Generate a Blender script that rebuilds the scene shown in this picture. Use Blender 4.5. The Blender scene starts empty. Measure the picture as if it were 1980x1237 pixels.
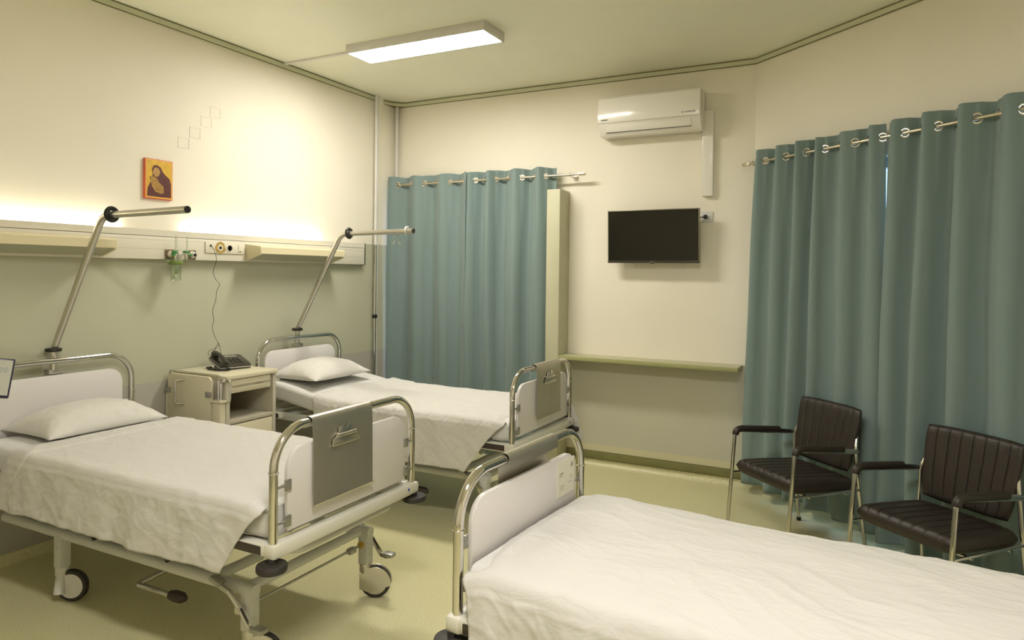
import bpy, bmesh, math, random
from mathutils import Vector, Matrix, noise
random.seed(7)
PI = math.pi
C = bpy.context.scene.collection
sc = bpy.context.scene

# ------------------------------------------------------------------ camera
F, YAW, PITCH, ROLL, CYO, CAMH = 1335.455, -0.479611224, -0.0107394057, -0.0113953341, -75.457, 1.6
cam_data = bpy.data.cameras.new('camera'); cam = bpy.data.objects.new('camera', cam_data); C.objects.link(cam)
_f = Vector((math.sin(YAW)*math.cos(PITCH), math.cos(YAW)*math.cos(PITCH), math.sin(PITCH)))
_r = Vector((math.cos(YAW), -math.sin(YAW), 0)); _d = _f.cross(_r)
_r2 = math.cos(ROLL)*_r + math.sin(ROLL)*_d; _d2 = -math.sin(ROLL)*_r + math.cos(ROLL)*_d
m = Matrix((_r2, -_d2, -_f)).transposed().to_4x4(); m.translation = (0, 0, CAMH)
cam.matrix_world = m
cam_data.sensor_width = 36; cam_data.lens = F/1980*36; cam_data.shift_y = CYO/1980
cam_data.clip_start = 0.05; cam_data.clip_end = 100
sc.camera = cam

# ------------------------------------------------------------------ world and exposure
world = bpy.data.worlds.new('world'); sc.world = world; world.use_nodes = True
bg = world.node_tree.nodes['Background']; bg.inputs[0].default_value = (0.50, 0.72, 1.0, 1); bg.inputs[1].default_value = 1.5
sc.view_settings.view_transform = 'Standard'; sc.view_settings.look = 'None'
sc.view_settings.gamma = 1; sc.view_settings.use_curve_mapping = False
sc.view_settings.exposure = 0.38
LAMP_COL = (1.0, 0.945, 0.86)
FILL_COL = (1.0, 0.965, 0.93)
PANEL_E, FILL_E, TUBE_E = 45.0, 66.0, 21.0

# ------------------------------------------------------------------ materials
def new_mat(name):
    mt = bpy.data.materials.new(name); mt.use_nodes = True
    return mt, mt.node_tree.nodes, mt.node_tree.links, mt.node_tree.nodes['Principled BSDF']
def col4(c): return (c[0], c[1], c[2], 1)
def mat(name, c, rough=0.5, metal=0.0, var=0.0, vscale=8.0, bump=0.0, bscale=60.0, coat=0.0, spec=0.5, detail=3):
    mt, n, l, b = new_mat(name)
    b.inputs['Base Color'].default_value = col4(c); b.inputs['Roughness'].default_value = rough
    b.inputs['Metallic'].default_value = metal; b.inputs['Specular IOR Level'].default_value = spec
    if coat: b.inputs['Coat Weight'].default_value = coat; b.inputs['Coat Roughness'].default_value = 0.1
    tc = n.new('ShaderNodeTexCoord')
    if var:
        nz = n.new('ShaderNodeTexNoise'); nz.inputs['Scale'].default_value = vscale; nz.inputs['Detail'].default_value = detail
        l.new(tc.outputs['Object'], nz.inputs['Vector'])
        mr = n.new('ShaderNodeMapRange'); mr.inputs[3].default_value = 1-var; mr.inputs[4].default_value = 1+var
        mr.inputs[1].default_value = 0.3; mr.inputs[2].default_value = 0.7
        l.new(nz.outputs['Fac'], mr.inputs[0])
        mx = n.new('ShaderNodeVectorMath'); mx.operation = 'SCALE'; mx.inputs[0].default_value = c
        l.new(mr.outputs[0], mx.inputs['Scale']); l.new(mx.outputs[0], b.inputs['Base Color'])
    if bump:
        nb = n.new('ShaderNodeTexNoise'); nb.inputs['Scale'].default_value = bscale; nb.inputs['Detail'].default_value = 4
        l.new(tc.outputs['Object'], nb.inputs['Vector'])
        bp = n.new('ShaderNodeBump'); bp.inputs['Strength'].default_value = bump; bp.inputs['Distance'].default_value = 0.01
        l.new(nb.outputs['Fac'], bp.inputs['Height']); l.new(bp.outputs[0], b.inputs['Normal'])
    return mt
def emit_mat(name, c, s):
    mt, n, l, b = new_mat(name)
    b.inputs['Base Color'].default_value = (0.8, 0.8, 0.8, 1)
    b.inputs['Emission Color'].default_value = col4(c); b.inputs['Emission Strength'].default_value = s
    return mt
CREAM = (0.84, 0.79, 0.66); GREEN = (0.50, 0.50, 0.37)
def banded_wall(name, bands):
    """paint bands by height: list of (z_from, colour, roughness); the last one runs to the ceiling"""
    mt, n, l, b = new_mat(name)
    geo = n.new('ShaderNodeNewGeometry'); sep = n.new('ShaderNodeSeparateXYZ'); l.new(geo.outputs['Position'], sep.inputs[0])
    cur = n.new('ShaderNodeRGB'); cur.outputs[0].default_value = col4(bands[0][1]); cur = cur.outputs[0]
    curr = n.new('ShaderNodeValue'); curr.outputs[0].default_value = bands[0][2]; curr = curr.outputs[0]
    for z, c, r in bands[1:]:
        gt = n.new('ShaderNodeMath'); gt.operation = 'GREATER_THAN'; gt.inputs[1].default_value = z; l.new(sep.outputs['Z'], gt.inputs[0])
        mx = n.new('ShaderNodeMix'); mx.data_type = 'RGBA'; l.new(gt.outputs[0], mx.inputs[0]); l.new(cur, mx.inputs[6]); mx.inputs[7].default_value = col4(c); cur = mx.outputs[2]
        mf = n.new('ShaderNodeMix'); l.new(gt.outputs[0], mf.inputs[0]); l.new(curr, mf.inputs[2]); mf.inputs[3].default_value = r; curr = mf.outputs[0]
    nz = n.new('ShaderNodeTexNoise'); nz.inputs['Scale'].default_value = 1.3; nz.inputs['Detail'].default_value = 5; l.new(geo.outputs['Position'], nz.inputs['Vector'])
    mr = n.new('ShaderNodeMapRange'); mr.inputs[1].default_value = 0.3; mr.inputs[2].default_value = 0.7; mr.inputs[3].default_value = 0.965; mr.inputs[4].default_value = 1.02
    l.new(nz.outputs['Fac'], mr.inputs[0])
    sc_ = n.new('ShaderNodeVectorMath'); sc_.operation = 'SCALE'; l.new(cur, sc_.inputs[0]); l.new(mr.outputs[0], sc_.inputs['Scale'])
    l.new(sc_.outputs[0], b.inputs['Base Color']); l.new(curr, b.inputs['Roughness'])
    nb = n.new('ShaderNodeTexNoise'); nb.inputs['Scale'].default_value = 90; nb.inputs['Detail'].default_value = 3; l.new(geo.outputs['Position'], nb.inputs['Vector'])
    bp = n.new('ShaderNodeBump'); bp.inputs['Strength'].default_value = 0.08; bp.inputs['Distance'].default_value = 0.004
    l.new(nb.outputs['Fac'], bp.inputs['Height']); l.new(bp.outputs[0], b.inputs['Normal'])
    return mt
def floor_mat():
    mt, n, l, b = new_mat('speckled_vinyl')
    geo = n.new('ShaderNodeNewGeometry')
    v = n.new('ShaderNodeTexNoise'); v.inputs['Scale'].default_value = 230; v.inputs['Detail'].default_value = 2; l.new(geo.outputs['Position'], v.inputs['Vector'])
    cr = n.new('ShaderNodeValToRGB'); e = cr.color_ramp.elements
    e[0].position = 0.36; e[0].color = (0.47, 0.455, 0.25, 1); e[1].position = 0.64; e[1].color = (0.78, 0.73, 0.46, 1)
    k = e.new(0.5); k.color = (0.65, 0.61, 0.345, 1)
    l.new(v.outputs['Fac'], cr.inputs[0])
    nz = n.new('ShaderNodeTexNoise'); nz.inputs['Scale'].default_value = 1.1; nz.inputs['Detail'].default_value = 4; l.new(geo.outputs['Position'], nz.inputs['Vector'])
    mr = n.new('ShaderNodeMapRange'); mr.inputs[1].default_value = 0.3; mr.inputs[2].default_value = 0.7; mr.inputs[3].default_value = 0.95; mr.inputs[4].default_value = 1.05; l.new(nz.outputs['Fac'], mr.inputs[0])
    s = n.new('ShaderNodeVectorMath'); s.operation = 'SCALE'; l.new(cr.outputs[0], s.inputs[0]); l.new(mr.outputs[0], s.inputs['Scale'])
    l.new(s.outputs[0], b.inputs['Base Color']); b.inputs['Roughness'].default_value = 0.38
    bp = n.new('ShaderNodeBump'); bp.inputs['Strength'].default_value = 0.08; bp.inputs['Distance'].default_value = 0.002
    l.new(v.outputs['Fac'], bp.inputs['Height']); l.new(bp.outputs[0], b.inputs['Normal'])
    return mt
def cloth_mat(name, c, fine=0.35, quilt=False):
    mt, n, l, b = new_mat(name)
    b.inputs['Base Color'].default_value = col4(c); b.inputs['Roughness'].default_value = 0.85
    b.inputs['Sheen Weight'].default_value = 0.15; b.inputs['Specular IOR Level'].default_value = 0.15
    tc = n.new('ShaderNodeTexCoord')
    mp = n.new('ShaderNodeMapping'); mp.inputs['Scale'].default_value = (1, 2.6, 1.4); l.new(tc.outputs['Object'], mp.inputs[0])
    n1 = n.new('ShaderNodeTexNoise'); n1.inputs['Scale'].default_value = 7; n1.inputs['Detail'].default_value = 5; n1.inputs['Distortion'].default_value = 1.2; l.new(mp.outputs[0], n1.inputs['Vector'])
    n2 = n.new('ShaderNodeTexNoise'); n2.inputs['Scale'].default_value = 420; l.new(tc.outputs['Object'], n2.inputs['Vector'])
    b1 = n.new('ShaderNodeBump'); b1.inputs['Strength'].default_value = fine; b1.inputs['Distance'].default_value = 0.03; l.new(n1.outputs['Fac'], b1.inputs['Height'])
    b2 = n.new('ShaderNodeBump'); b2.inputs['Strength'].default_value = 0.12; b2.inputs['Distance'].default_value = 0.002; l.new(n2.outputs['Fac'], b2.inputs['Height']); l.new(b1.outputs[0], b2.inputs['Normal'])
    l.new(b2.outputs[0], b.inputs['Normal'])
    return mt
def glass_mat(name, c=(1, 1, 1), transp=0.9, rough=0.05):
    mt, n, l, b = new_mat(name); n.remove(b)
    t = n.new('ShaderNodeBsdfTransparent'); t.inputs[0].default_value = col4(c)
    g = n.new('ShaderNodeBsdfGlossy'); g.inputs['Roughness'].default_value = rough; g.inputs[0].default_value = (0.9, 0.9, 0.9, 1)
    mx = n.new('ShaderNodeMixShader'); mx.inputs[0].default_value = 1-transp
    l.new(t.outputs[0], mx.inputs[1]); l.new(g.outputs[0], mx.inputs[2]); l.new(mx.outputs[0], n['Material Output'].inputs[0])
    return mt
M = {}
M['wall_left'] = banded_wall('left_wall_paint', [(0, (0.45, 0.43, 0.37), 0.4), (0.87, GREEN, 0.45), (1.856, CREAM, 0.6)])
M['wall_back'] = banded_wall('back_wall_paint', [(0, (0.5, 0.49, 0.3), 0.4), (0.055, (0.22, 0.21, 0.08), 0.5), (0.125, (0.62, 0.58, 0.38), 0.5), (0.18, (0.54, 0.52, 0.41), 0.45), (0.92, CREAM, 0.6)])
M['wall_cream'] = banded_wall('cream_wall_paint', [(0, (0.36, 0.37, 0.22), 0.4), (0.10, CREAM, 0.6)])
M['wall_corner'] = banded_wall('corner_wall_paint', [(0, (0.45, 0.43, 0.37), 0.4), (0.87, GREEN, 0.45), (1.856, CREAM, 0.6)])
M['ceiling'] = mat('ceiling_paint', (0.82, 0.81, 0.65), 0.42, var=0.02, vscale=2, bump=0.05, bscale=4)
M['coving'] = mat('ceiling_edge_strip', (0.60, 0.60, 0.42), 0.6)
M['gap'] = mat('ceiling_edge_gap', (0.20, 0.19, 0.08), 0.8)
M['floor'] = floor_mat()
M['ledge'] = mat('olive_ledge_paint', (0.36, 0.36, 0.16), 0.4, var=0.05, vscale=12)
M['ledge_top'] = mat('ledge_top_paint', (0.46, 0.45, 0.28), 0.4, var=0.05, vscale=12)
M['skirt_olive'] = mat('dark_olive_skirting', (0.19, 0.18, 0.065), 0.4, var=0.08, vscale=10)
M['column'] = mat('column_paint', (0.50, 0.49, 0.33), 0.45, var=0.03)
M['chrome'] = mat('chrome', (0.66, 0.64, 0.60), 0.09, 1.0)
M['steel'] = mat('brushed_steel', (0.60, 0.58, 0.53), 0.30, 1.0, bump=0.05, bscale=200)
M['sheet_steel'] = mat('satin_sheet_steel', (0.60, 0.57, 0.49), 0.36, 0.92, var=0.04, vscale=6, bump=0.03, bscale=120)
M['zinc'] = mat('zinc_grey_metal', (0.42, 0.42, 0.38), 0.4, 0.8)
M['laminate'] = mat('white_laminate', (0.72, 0.69, 0.67), 0.35, var=0.01)
M['enamel'] = mat('cream_enamel', (0.70, 0.68, 0.58), 0.3, var=0.015)
M['frame_paint'] = mat('grey_white_frame_paint', (0.62, 0.62, 0.57), 0.32)
M['rubber'] = mat('black_rubber', (0.03, 0.025, 0.022), 0.55)
M['black'] = mat('black_plastic', (0.015, 0.014, 0.013), 0.35)
M['navy'] = mat('dark_blue_plastic', (0.02, 0.02, 0.05), 0.35)
M['brown_plastic'] = mat('dark_brown_plastic', (0.045, 0.032, 0.026), 0.4)
M['blanket'] = cloth_mat('white_cotton', (0.64, 0.62, 0.585), 0.22)
M['sheet'] = cloth_mat('white_sheet', (0.67, 0.66, 0.63), 0.15)
M['pillow'] = cloth_mat('pillowcase', (0.68, 0.66, 0.615), 0.14)
def curtain_mat():
    mt, n, l, b = new_mat('teal_curtain_fabric')
    b.inputs['Base Color'].default_value = (0.195, 0.265, 0.255, 1); b.inputs['Roughness'].default_value = 0.55
    b.inputs['Sheen Weight'].default_value = 0.2; b.inputs['Sheen Roughness'].default_value = 0.5; b.inputs['Specular IOR Level'].default_value = 0.25
    tc = n.new('ShaderNodeTexCoord'); mp = n.new('ShaderNodeMapping'); mp.inputs['Scale'].default_value = (60, 60, 900); l.new(tc.outputs['Object'], mp.inputs[0])
    nz = n.new('ShaderNodeTexNoise'); nz.inputs['Scale'].default_value = 1; nz.inputs['Detail'].default_value = 2; l.new(mp.outputs[0], nz.inputs['Vector'])
    bp = n.new('ShaderNodeBump'); bp.inputs['Strength'].default_value = 0.08; bp.inputs['Distance'].default_value = 0.002
    l.new(nz.outputs['Fac'], bp.inputs['Height']); l.new(bp.outputs[0], b.inputs['Normal'])
    return mt
M['curtain'] = curtain_mat()
M['rod'] = mat('satin_nickel', (0.62, 0.56, 0.44), 0.28, 1.0)
M['nickel'] = mat('bright_nickel', (0.75, 0.72, 0.66), 0.12, 1.0)
M['phone'] = mat('dark_phone_plastic', (0.045, 0.040, 0.030), 0.3)
M['leather'] = mat('black_brown_leatherette', (0.024, 0.0165, 0.012), 0.42, bump=0.1, bscale=250)
M['cab'] = mat('cabinet_cream', (0.66, 0.61, 0.44), 0.35, var=0.02, vscale=4)
M['cab_in'] = mat('cabinet_inside', (0.50, 0.46, 0.36), 0.4)
M['lampshell'] = mat('aged_cream_plastic', (0.72, 0.64, 0.42), 0.4)
M['lampdiff'] = mat('lamp_diffuser', (0.42, 0.42, 0.30), 0.3)
M['railpl'] = mat('rail_white', (0.72, 0.68, 0.56), 0.45)
M['line'] = mat('joint_grey', (0.48, 0.45, 0.36), 0.6)
M['socketpl'] = mat('socket_ivory', (0.74, 0.70, 0.56), 0.4)
M['ac'] = mat('ac_white', (0.84, 0.81, 0.73), 0.2, coat=0.3)
M['acdark'] = mat('ac_slot', (0.10, 0.09, 0.10), 0.5)
M['ink'] = mat('grey_ink', (0.05, 0.042, 0.03), 0.6)
M['tvscreen'] = mat('tv_screen', (0.010, 0.009, 0.006), 0.10, spec=0.5)
M['tvframe'] = mat('tv_bezel', (0.20, 0.18, 0.11), 0.35, 0.4)
M['tvlip'] = mat('tv_lip', (0.03, 0.025, 0.015), 0.3)
M['silver'] = mat('silver_print', (0.6, 0.58, 0.52), 0.4)
M['white'] = mat('white_plastic', (0.68, 0.66, 0.615), 0.4)
M['gold'] = mat('icon_gold', (0.68, 0.42, 0.055), 0.35, 0.2, var=0.15, vscale=30)
M['goldedge'] = mat('icon_gold_border', (0.80, 0.42, 0.10), 0.4)
M['orange'] = mat('icon_red_orange', (0.52, 0.085, 0.03), 0.5)
M['maroon'] = mat('icon_maroon', (0.10, 0.022, 0.018), 0.5, var=0.2, vscale=40)
M['ochre'] = mat('icon_ochre', (0.36, 0.20, 0.04), 0.5, var=0.35, vscale=60)
M['flesh'] = mat('icon_tan', (0.46, 0.26, 0.07), 0.5, var=0.2, vscale=50)
M['greenpl'] = mat('green_plastic', (0.06, 0.24, 0.07), 0.35)
M['greendark'] = mat('green_cap_plastic', (0.16, 0.24, 0.05), 0.35)
M['clear'] = glass_mat('clear_plastic', (0.93, 0.96, 0.90), 0.86)
M['tape'] = glass_mat('clear_tape', (0.92, 0.92, 0.86), 0.72, 0.3)
M['glass'] = glass_mat('window_glass', (0.95, 0.98, 1.0), 0.94)
M['pvc'] = mat('window_frame_white', (0.75, 0.76, 0.76), 0.35)
M['blue'] = mat('blue_dot', (0.02, 0.06, 0.45), 0.4)
M['handface'] = mat('handset_face', (0.50, 0.50, 0.44), 0.35)
M['bluegrey'] = mat('blue_grey_print', (0.16, 0.20, 0.30), 0.5)
M['yellow'] = mat('yellow_bush', (0.55, 0.33, 0.03), 0.5)
M['faint'] = mat('faint_print', (0.40, 0.38, 0.30), 0.7)
M['paper'] = mat('paper', (0.74, 0.72, 0.60), 0.7)
M['brown'] = mat('stain_brown', (0.42, 0.29, 0.07), 0.6, var=0.3, vscale=60)
M['plate_steel'] = mat('outlet_plate_steel', (0.34, 0.26, 0.18), 0.25, 0.9)
M['panel_light'] = emit_mat('ceiling_panel_light', LAMP_COL, PANEL_E)
M['fill_panel_light'] = emit_mat('added_fill_panel_light', FILL_COL, FILL_E)
M['tube_light'] = emit_mat('fluorescent_tube', (1.0, 0.955, 0.86), TUBE_E)

# ------------------------------------------------------------------ mesh helpers
class MB:
    def __init__(s): s.v = []; s.f = []; s.m = []; s.mats = []
    def mi(s, m):
        if m is None: return 0
        if m not in s.mats: s.mats.append(m)
        return s.mats.index(m)
    def add(s, vs, fs, m=None, T=None):
        k = len(s.v); i = s.mi(m)
        s.v += [tuple(T @ Vector(v)) if T is not None else tuple(v) for v in vs]
        s.f += [tuple(k+j for j in f) for f in fs]; s.m += [i]*len(fs); return s
    def addbm(s, bm, m=None, T=None):
        bm.verts.index_update()
        s.add([v.co[:] for v in bm.verts], [[v.index for v in f.verts] for f in bm.faces], m, T); bm.free(); return s
    def box(s, c, d, bev=0.0, m=None, rot=None, seg=2):
        bm = bmesh.new(); bmesh.ops.create_cube(bm, size=1)
        for v in bm.verts: v.co = Vector((v.co.x*d[0], v.co.y*d[1], v.co.z*d[2]))
        if bev > 0: bmesh.ops.bevel(bm, geom=bm.edges[:], offset=min(bev, min(d)*0.49), segments=seg, profile=0.5, affect='EDGES')
        T = Matrix.Translation(c)
        if rot is not None: T = T @ rot
        return s.addbm(bm, m, T)
    def box2(s, a, b, bev=0.0, m=None):
        return s.box([(a[i]+b[i])/2 for i in range(3)], [abs(b[i]-a[i]) for i in range(3)], bev, m)
    def tube(s, pts, r, fillet=0.0, seg=12, m=None, cap=True, closed=False, nf=6):
        P = [Vector(p) for p in pts]
        if fillet and len(P) > 2:
            Q = [P[0]]
            for i in range(1, len(P)-1):
                a, b, c = P[i-1], P[i], P[i+1]; u = (a-b); w = (c-b); fl = fillet[i-1] if isinstance(fillet, (list, tuple)) else fillet
                ang = u.angle(w)
                if ang > PI-0.02 or fl <= 0: Q.append(b); continue
                t = min(fl/math.tan(ang/2), u.length*0.49 if i > 1 else u.length*0.98, w.length*0.49 if i < len(P)-2 else w.length*0.98)
                p0 = b+u.normalized()*t; p2 = b+w.normalized()*t
                rr = t*math.tan(ang/2); bis = (u.normalized()+w.normalized()).normalized(); cen = b+bis*(rr/math.sin(ang/2))
                va, vb = p0-cen, p2-cen; tot = va.angle(vb); ax = va.cross(vb).normalized()
                for k in range(nf+1): Q.append(cen+Matrix.Rotation(tot*k/nf, 3, ax) @ va)
            Q.append(P[-1]); P = Q
        n = len(P); T = []
        for i in range(n):
            if closed: t = P[(i+1) % n]-P[i-1]
            else: t = P[min(i+1, n-1)]-P[max(i-1, 0)]
            T.append(t.normalized() if t.length > 1e-9 else Vector((0, 0, 1)))
        up = Vector((0, 0, 1)) if abs(T[0].z) < 0.9 else Vector((1, 0, 0))
        N = (up-T[0]*up.dot(T[0])).normalized(); vs = []
        for i in range(n):
            N = N-T[i]*N.dot(T[i]); N.normalize(); B = T[i].cross(N); ri = r[i] if isinstance(r, (list, tuple)) else r
            for k in range(seg):
                a = 2*PI*k/seg; vs.append(P[i]+(N*math.cos(a)+B*math.sin(a))*ri)
        fs = []
        for i in range(n if closed else n-1):
            j = (i+1) % n
            for k in range(seg): fs.append((i*seg+k, i*seg+(k+1) % seg, j*seg+(k+1) % seg, j*seg+k))
        if cap and not closed:
            fs.append(tuple(range(seg))[::-1]); fs.append(tuple((n-1)*seg+k for k in range(seg)))
        return s.add(vs, fs, m)
    def cyl(s, a, b, r, seg=20, m=None, bev=0.0):
        a, b = Vector(a), Vector(b)
        if bev:
            d = (b-a).normalized()*bev
            return s.tube([a, a+d*0.3, a+d, b-d, b-d*0.3, b], [r-bev, r-bev*0.3, r, r, r-bev*0.3, r-bev], seg=seg, m=m)
        return s.tube([a, b], r, seg=seg, m=m)
    def lathe(s, prof, o=(0, 0, 0), axis=(0, 0, 1), seg=28, m=None, closed=False):
        ax = Vector(axis).normalized(); up = Vector((0, 0, 1)) if abs(ax.z) < 0.9 else Vector((1, 0, 0))
        X = (up-ax*up.dot(ax)).normalized(); Y = ax.cross(X); vs = []; fs = []; o = Vector(o)
        for r, h in prof:
            for k in range(seg):
                a = 2*PI*k/seg; vs.append(o+ax*h+(X*math.cos(a)+Y*math.sin(a))*r)
        n = len(prof)
        for i in range(n if closed else n-1):
            j = (i+1) % n
            for k in range(seg): fs.append((i*seg+k, i*seg+(k+1) % seg, j*seg+(k+1) % seg, j*seg+k))
        if not closed:
            if prof[0][0] > 1e-6: fs.append(tuple(range(seg))[::-1])
            if prof[-1][0] > 1e-6: fs.append(tuple((n-1)*seg+k for k in range(seg)))
        return s.add(vs, fs, m)
    def torus(s, c, R, r, axis=(0, 0, 1), a=24, b=8, m=None):
        return s.lathe([(R+r*math.cos(2*PI*k/b), r*math.sin(2*PI*k/b)) for k in range(b)], c, axis, a, m, closed=True)
    def prism(s, poly, a, b, plane='xz', m=None, bev=0.0):
        """extrude a 2D polygon: plane 'xz' along y, 'yz' along x, 'xy' along z"""
        def P(u, v, w): return {'xz': (u, w, v), 'yz': (w, u, v), 'xy': (u, v, w)}[plane]
        bm = bmesh.new(); n = len(poly)
        va = [bm.verts.new(P(u, v, a)) for u, v in poly]; vb = [bm.verts.new(P(u, v, b)) for u, v in poly]
        bm.faces.new(va[::-1]); bm.faces.new(vb)
        for i in range(n): bm.faces.new((va[i], va[(i+1) % n], vb[(i+1) % n], vb[i]))
        bmesh.ops.recalc_face_normals(bm, faces=bm.faces[:])
        if bev:
            ed = [e for e in bm.edges if e.calc_face_angle(0) > 0.5]
            bmesh.ops.bevel(bm, geom=ed, offset=bev, segments=2, profile=0.5, affect='EDGES')
        return s.addbm(bm, m)
    def grid(s, fn, nu, nv, m=None, T=None):
        vs = [fn(i/nu, j/nv) for i in range(nu+1) for j in range(nv+1)]
        fs = [(i*(nv+1)+j, (i+1)*(nv+1)+j, (i+1)*(nv+1)+j+1, i*(nv+1)+j+1) for i in range(nu) for j in range(nv)]
        return s.add(vs, fs, m, T)
    def build(s, name, m=None, parent=None, ang=38, loc=None, smooth=True):
        me = bpy.data.meshes.new(name); me.from_pydata(s.v, [], s.f)
        if s.mats and not (len(s.mats) == 1 and s.mats[0] is None):
            for k in s.mats: me.materials.append(M[k or m])
            for p, i in zip(me.polygons, s.m): p.material_index = i
        else: me.materials.append(M[m])
        bm = bmesh.new(); bm.from_mesh(me); bmesh.ops.recalc_face_normals(bm, faces=bm.faces[:]); bm.to_mesh(me); bm.free()
        if smooth:
            for p in me.polygons: p.use_smooth = True
            me.set_sharp_from_angle(angle=math.radians(ang))
        o = bpy.data.objects.new(name, me); C.objects.link(o)
        if parent: o.parent = parent
        if loc: o.location = loc
        return o
def rrect(y0, y1, z0, z1, r, n=6, corners='1111'):
    """rounded rectangle outline (bl, br, tr, tl)"""
    out = []
    for k, (cx, cz, a0) in enumerate(((y0+r, z0+r, PI), (y1-r, z0+r, 1.5*PI), (y1-r, z1-r, 0), (y0+r, z1-r, 0.5*PI))):
        if corners[k] == '1': out += [(cx+r*math.cos(a0+0.5*PI*i/n), cz+r*math.sin(a0+0.5*PI*i/n)) for i in range(n+1)]
        else: out.append(((y0, z0), (y1, z0), (y1, z1), (y0, z1))[k])
    return out
def text_mesh(name, body, size, m, T, parent=None, depth=0.0006, sx=1.0):
    cu = bpy.data.curves.new(name, 'FONT'); cu.body = body; cu.size = size; cu.extrude = depth; cu.align_x = 'CENTER'; cu.align_y = 'CENTER'
    o = bpy.data.objects.new('tmp', cu); C.objects.link(o); bpy.context.view_layer.update()
    dg = bpy.context.evaluated_depsgraph_get(); me = bpy.data.meshes.new_from_object(o.evaluated_get(dg)); bpy.data.objects.remove(o)
    me.transform(T @ Matrix.Diagonal((sx, 1, 1, 1))); me.materials.clear(); me.materials.append(M[m])
    t = bpy.data.objects.new(name, me); C.objects.link(t)
    if parent: t.parent = parent
    return t
def tag(o, label, cat, group=None, kind=None):
    o['label'] = label; o['category'] = cat
    if group: o['group'] = group
    if kind: o['kind'] = kind
    return o
def thing(name, label, cat, loc=(0, 0, 0), rz=0.0, group=None):
    o = bpy.data.objects.new(name, None); C.objects.link(o); o.location = loc; o.rotation_euler = (0, 0, rz); o.empty_display_size = 0.1
    return tag(o, label, cat, group)
def struct(o): o['kind'] = 'structure'; return o

# ------------------------------------------------------------------ the room
XL, YB, ZC = -4.125, 5.45, 3.235
CR = Vector((-0.79, YB, 0)); DR = Vector((0.772, -0.636, 0)).normalized(); NR = Vector((-DR.y*-1*-1, 0, 0))
NR = Vector((DR.y, -DR.x, 0))                       # into the room
XR = 1.40; TR = (XR-CR.x)/DR.x; YR = (CR+DR*TR).y; YF = -1.4
def wall_pieces(mb, L, H, th, holes):
    """wall in local (u along, z up, depth 0..-th) as boxes around rectangular holes"""
    us = sorted({0, L, *[h[0] for h in holes], *[h[1] for h in holes]}); zs = sorted({0, H, *[h[2] for h in holes], *[h[3] for h in holes]})
    for a, b in zip(us, us[1:]):
        for c, d in zip(zs, zs[1:]):
            if any(h[0] <= a and b <= h[1] and h[2] <= c and d <= h[3] for h in holes): continue
            mb.box2((a, -th, c), (b, 0, d))
def room_wall(name, p, u, L, m, holes=(), th=0.22):
    mb = MB(); wall_pieces(mb, L, ZC, th, holes); o = mb.build(name, m, smooth=False)
    u = Vector(u).normalized(); n = Vector((u.y, -u.x, 0))      # local +y faces n
    R = Matrix((u, n, Vector((0, 0, 1)))).transposed()
    if R.determinant() < 0: pass
    me = o.data; me.transform(R.to_4x4()); me.transform(Matrix.Translation(p))
    if R.determinant() < 0: me.flip_normals()
    return struct(o)
W1 = (0.15, 1.62, 0.30, 2.34)      # window behind the left curtains (u along back wall)
W2 = (0.20, 2.45, 0.12, 2.34)      # glazed door behind the right curtains
fl = MB(); fl.box2((XL-0.3, YF-0.3, -0.1), (XR+0.3, YB+0.3, 0)); struct(fl.build('floor', 'floor', smooth=False))
ce = MB(); ce.box2((XL-0.3, YF-0.3, ZC), (XR+0.3, YB+0.3, ZC+0.1)); struct(ce.build('ceiling', 'ceiling', smooth=False))
room_wall('wall_left', (XL, YF, 0), (0, 1, 0), YB-YF, 'wall_left')
room_wall('wall_back', (XL, YB, 0), (1, 0, 0), CR.x-XL, 'wall_back', [W1])
room_wall('wall_angled', CR, DR, TR, 'wall_cream', [W2])
room_wall('wall_right', (XR, YR, 0), (0, -1, 0), YR-YF, 'wall_cream')
room_wall('wall_front', (XR, YF, 0), (-1, 0, 0), XR-XL, 'wall_cream')
# ceiling edge strips: a narrow strip with a dark gap line above and below it
def edge_strip(name, p, q, n):
    p, q, n = Vector(p), Vector(q), Vector(n); mb = MB(); d = (q-p).normalized(); L = (q-p).length
    R = Matrix((d, n, Vector((0, 0, 1)))).transposed().to_4x4(); T = Matrix.Translation(p) @ R
    for z0, z1, w, mm in ((-0.012, 0.0, 0.012, 'gap'), (-0.040, -0.010, 0.016, 'coving'), (-0.045, -0.040, 0.008, 'gap')):
        b = MB(); b.box2((0, -0.002, z0), (L, w, z1)); mb.add(b.v, b.f, mm, T)
    return struct(mb.build(name, 'coving', smooth=False))
edge_strip('trim_1', (XL, YF, ZC), (XL, 5.16, ZC), (1, 0, 0))
edge_strip('trim_2', (XL+0.14, YB, ZC), (CR.x, YB, ZC), (0, -1, 0))
edge_strip('trim_3', CR+Vector((0, 0, ZC)), CR+DR*TR+Vector((0, 0, ZC)), NR)
mb = MB()      # curved return in the corner
arc = [(XL+0.20-0.20*math.cos(a), 5.25+0.20*math.sin(a)) for a in [PI/2*k/8 for k in range(9)]]
for z0, z1, mm in ((-0.012, 0, 'gap'), (-0.040, -0.012, 'coving'), (-0.045, -0.040, 'gap')):
    pts = [(XL-0.001, 5.15)]+arc+[(XL+0.24, YB+0.001), (XL-0.001, YB+0.001)]
    mb.prism(pts, ZC+z0, ZC+z1, 'xy', mm)
struct(mb.build('trim_4', 'coving'))
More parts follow.
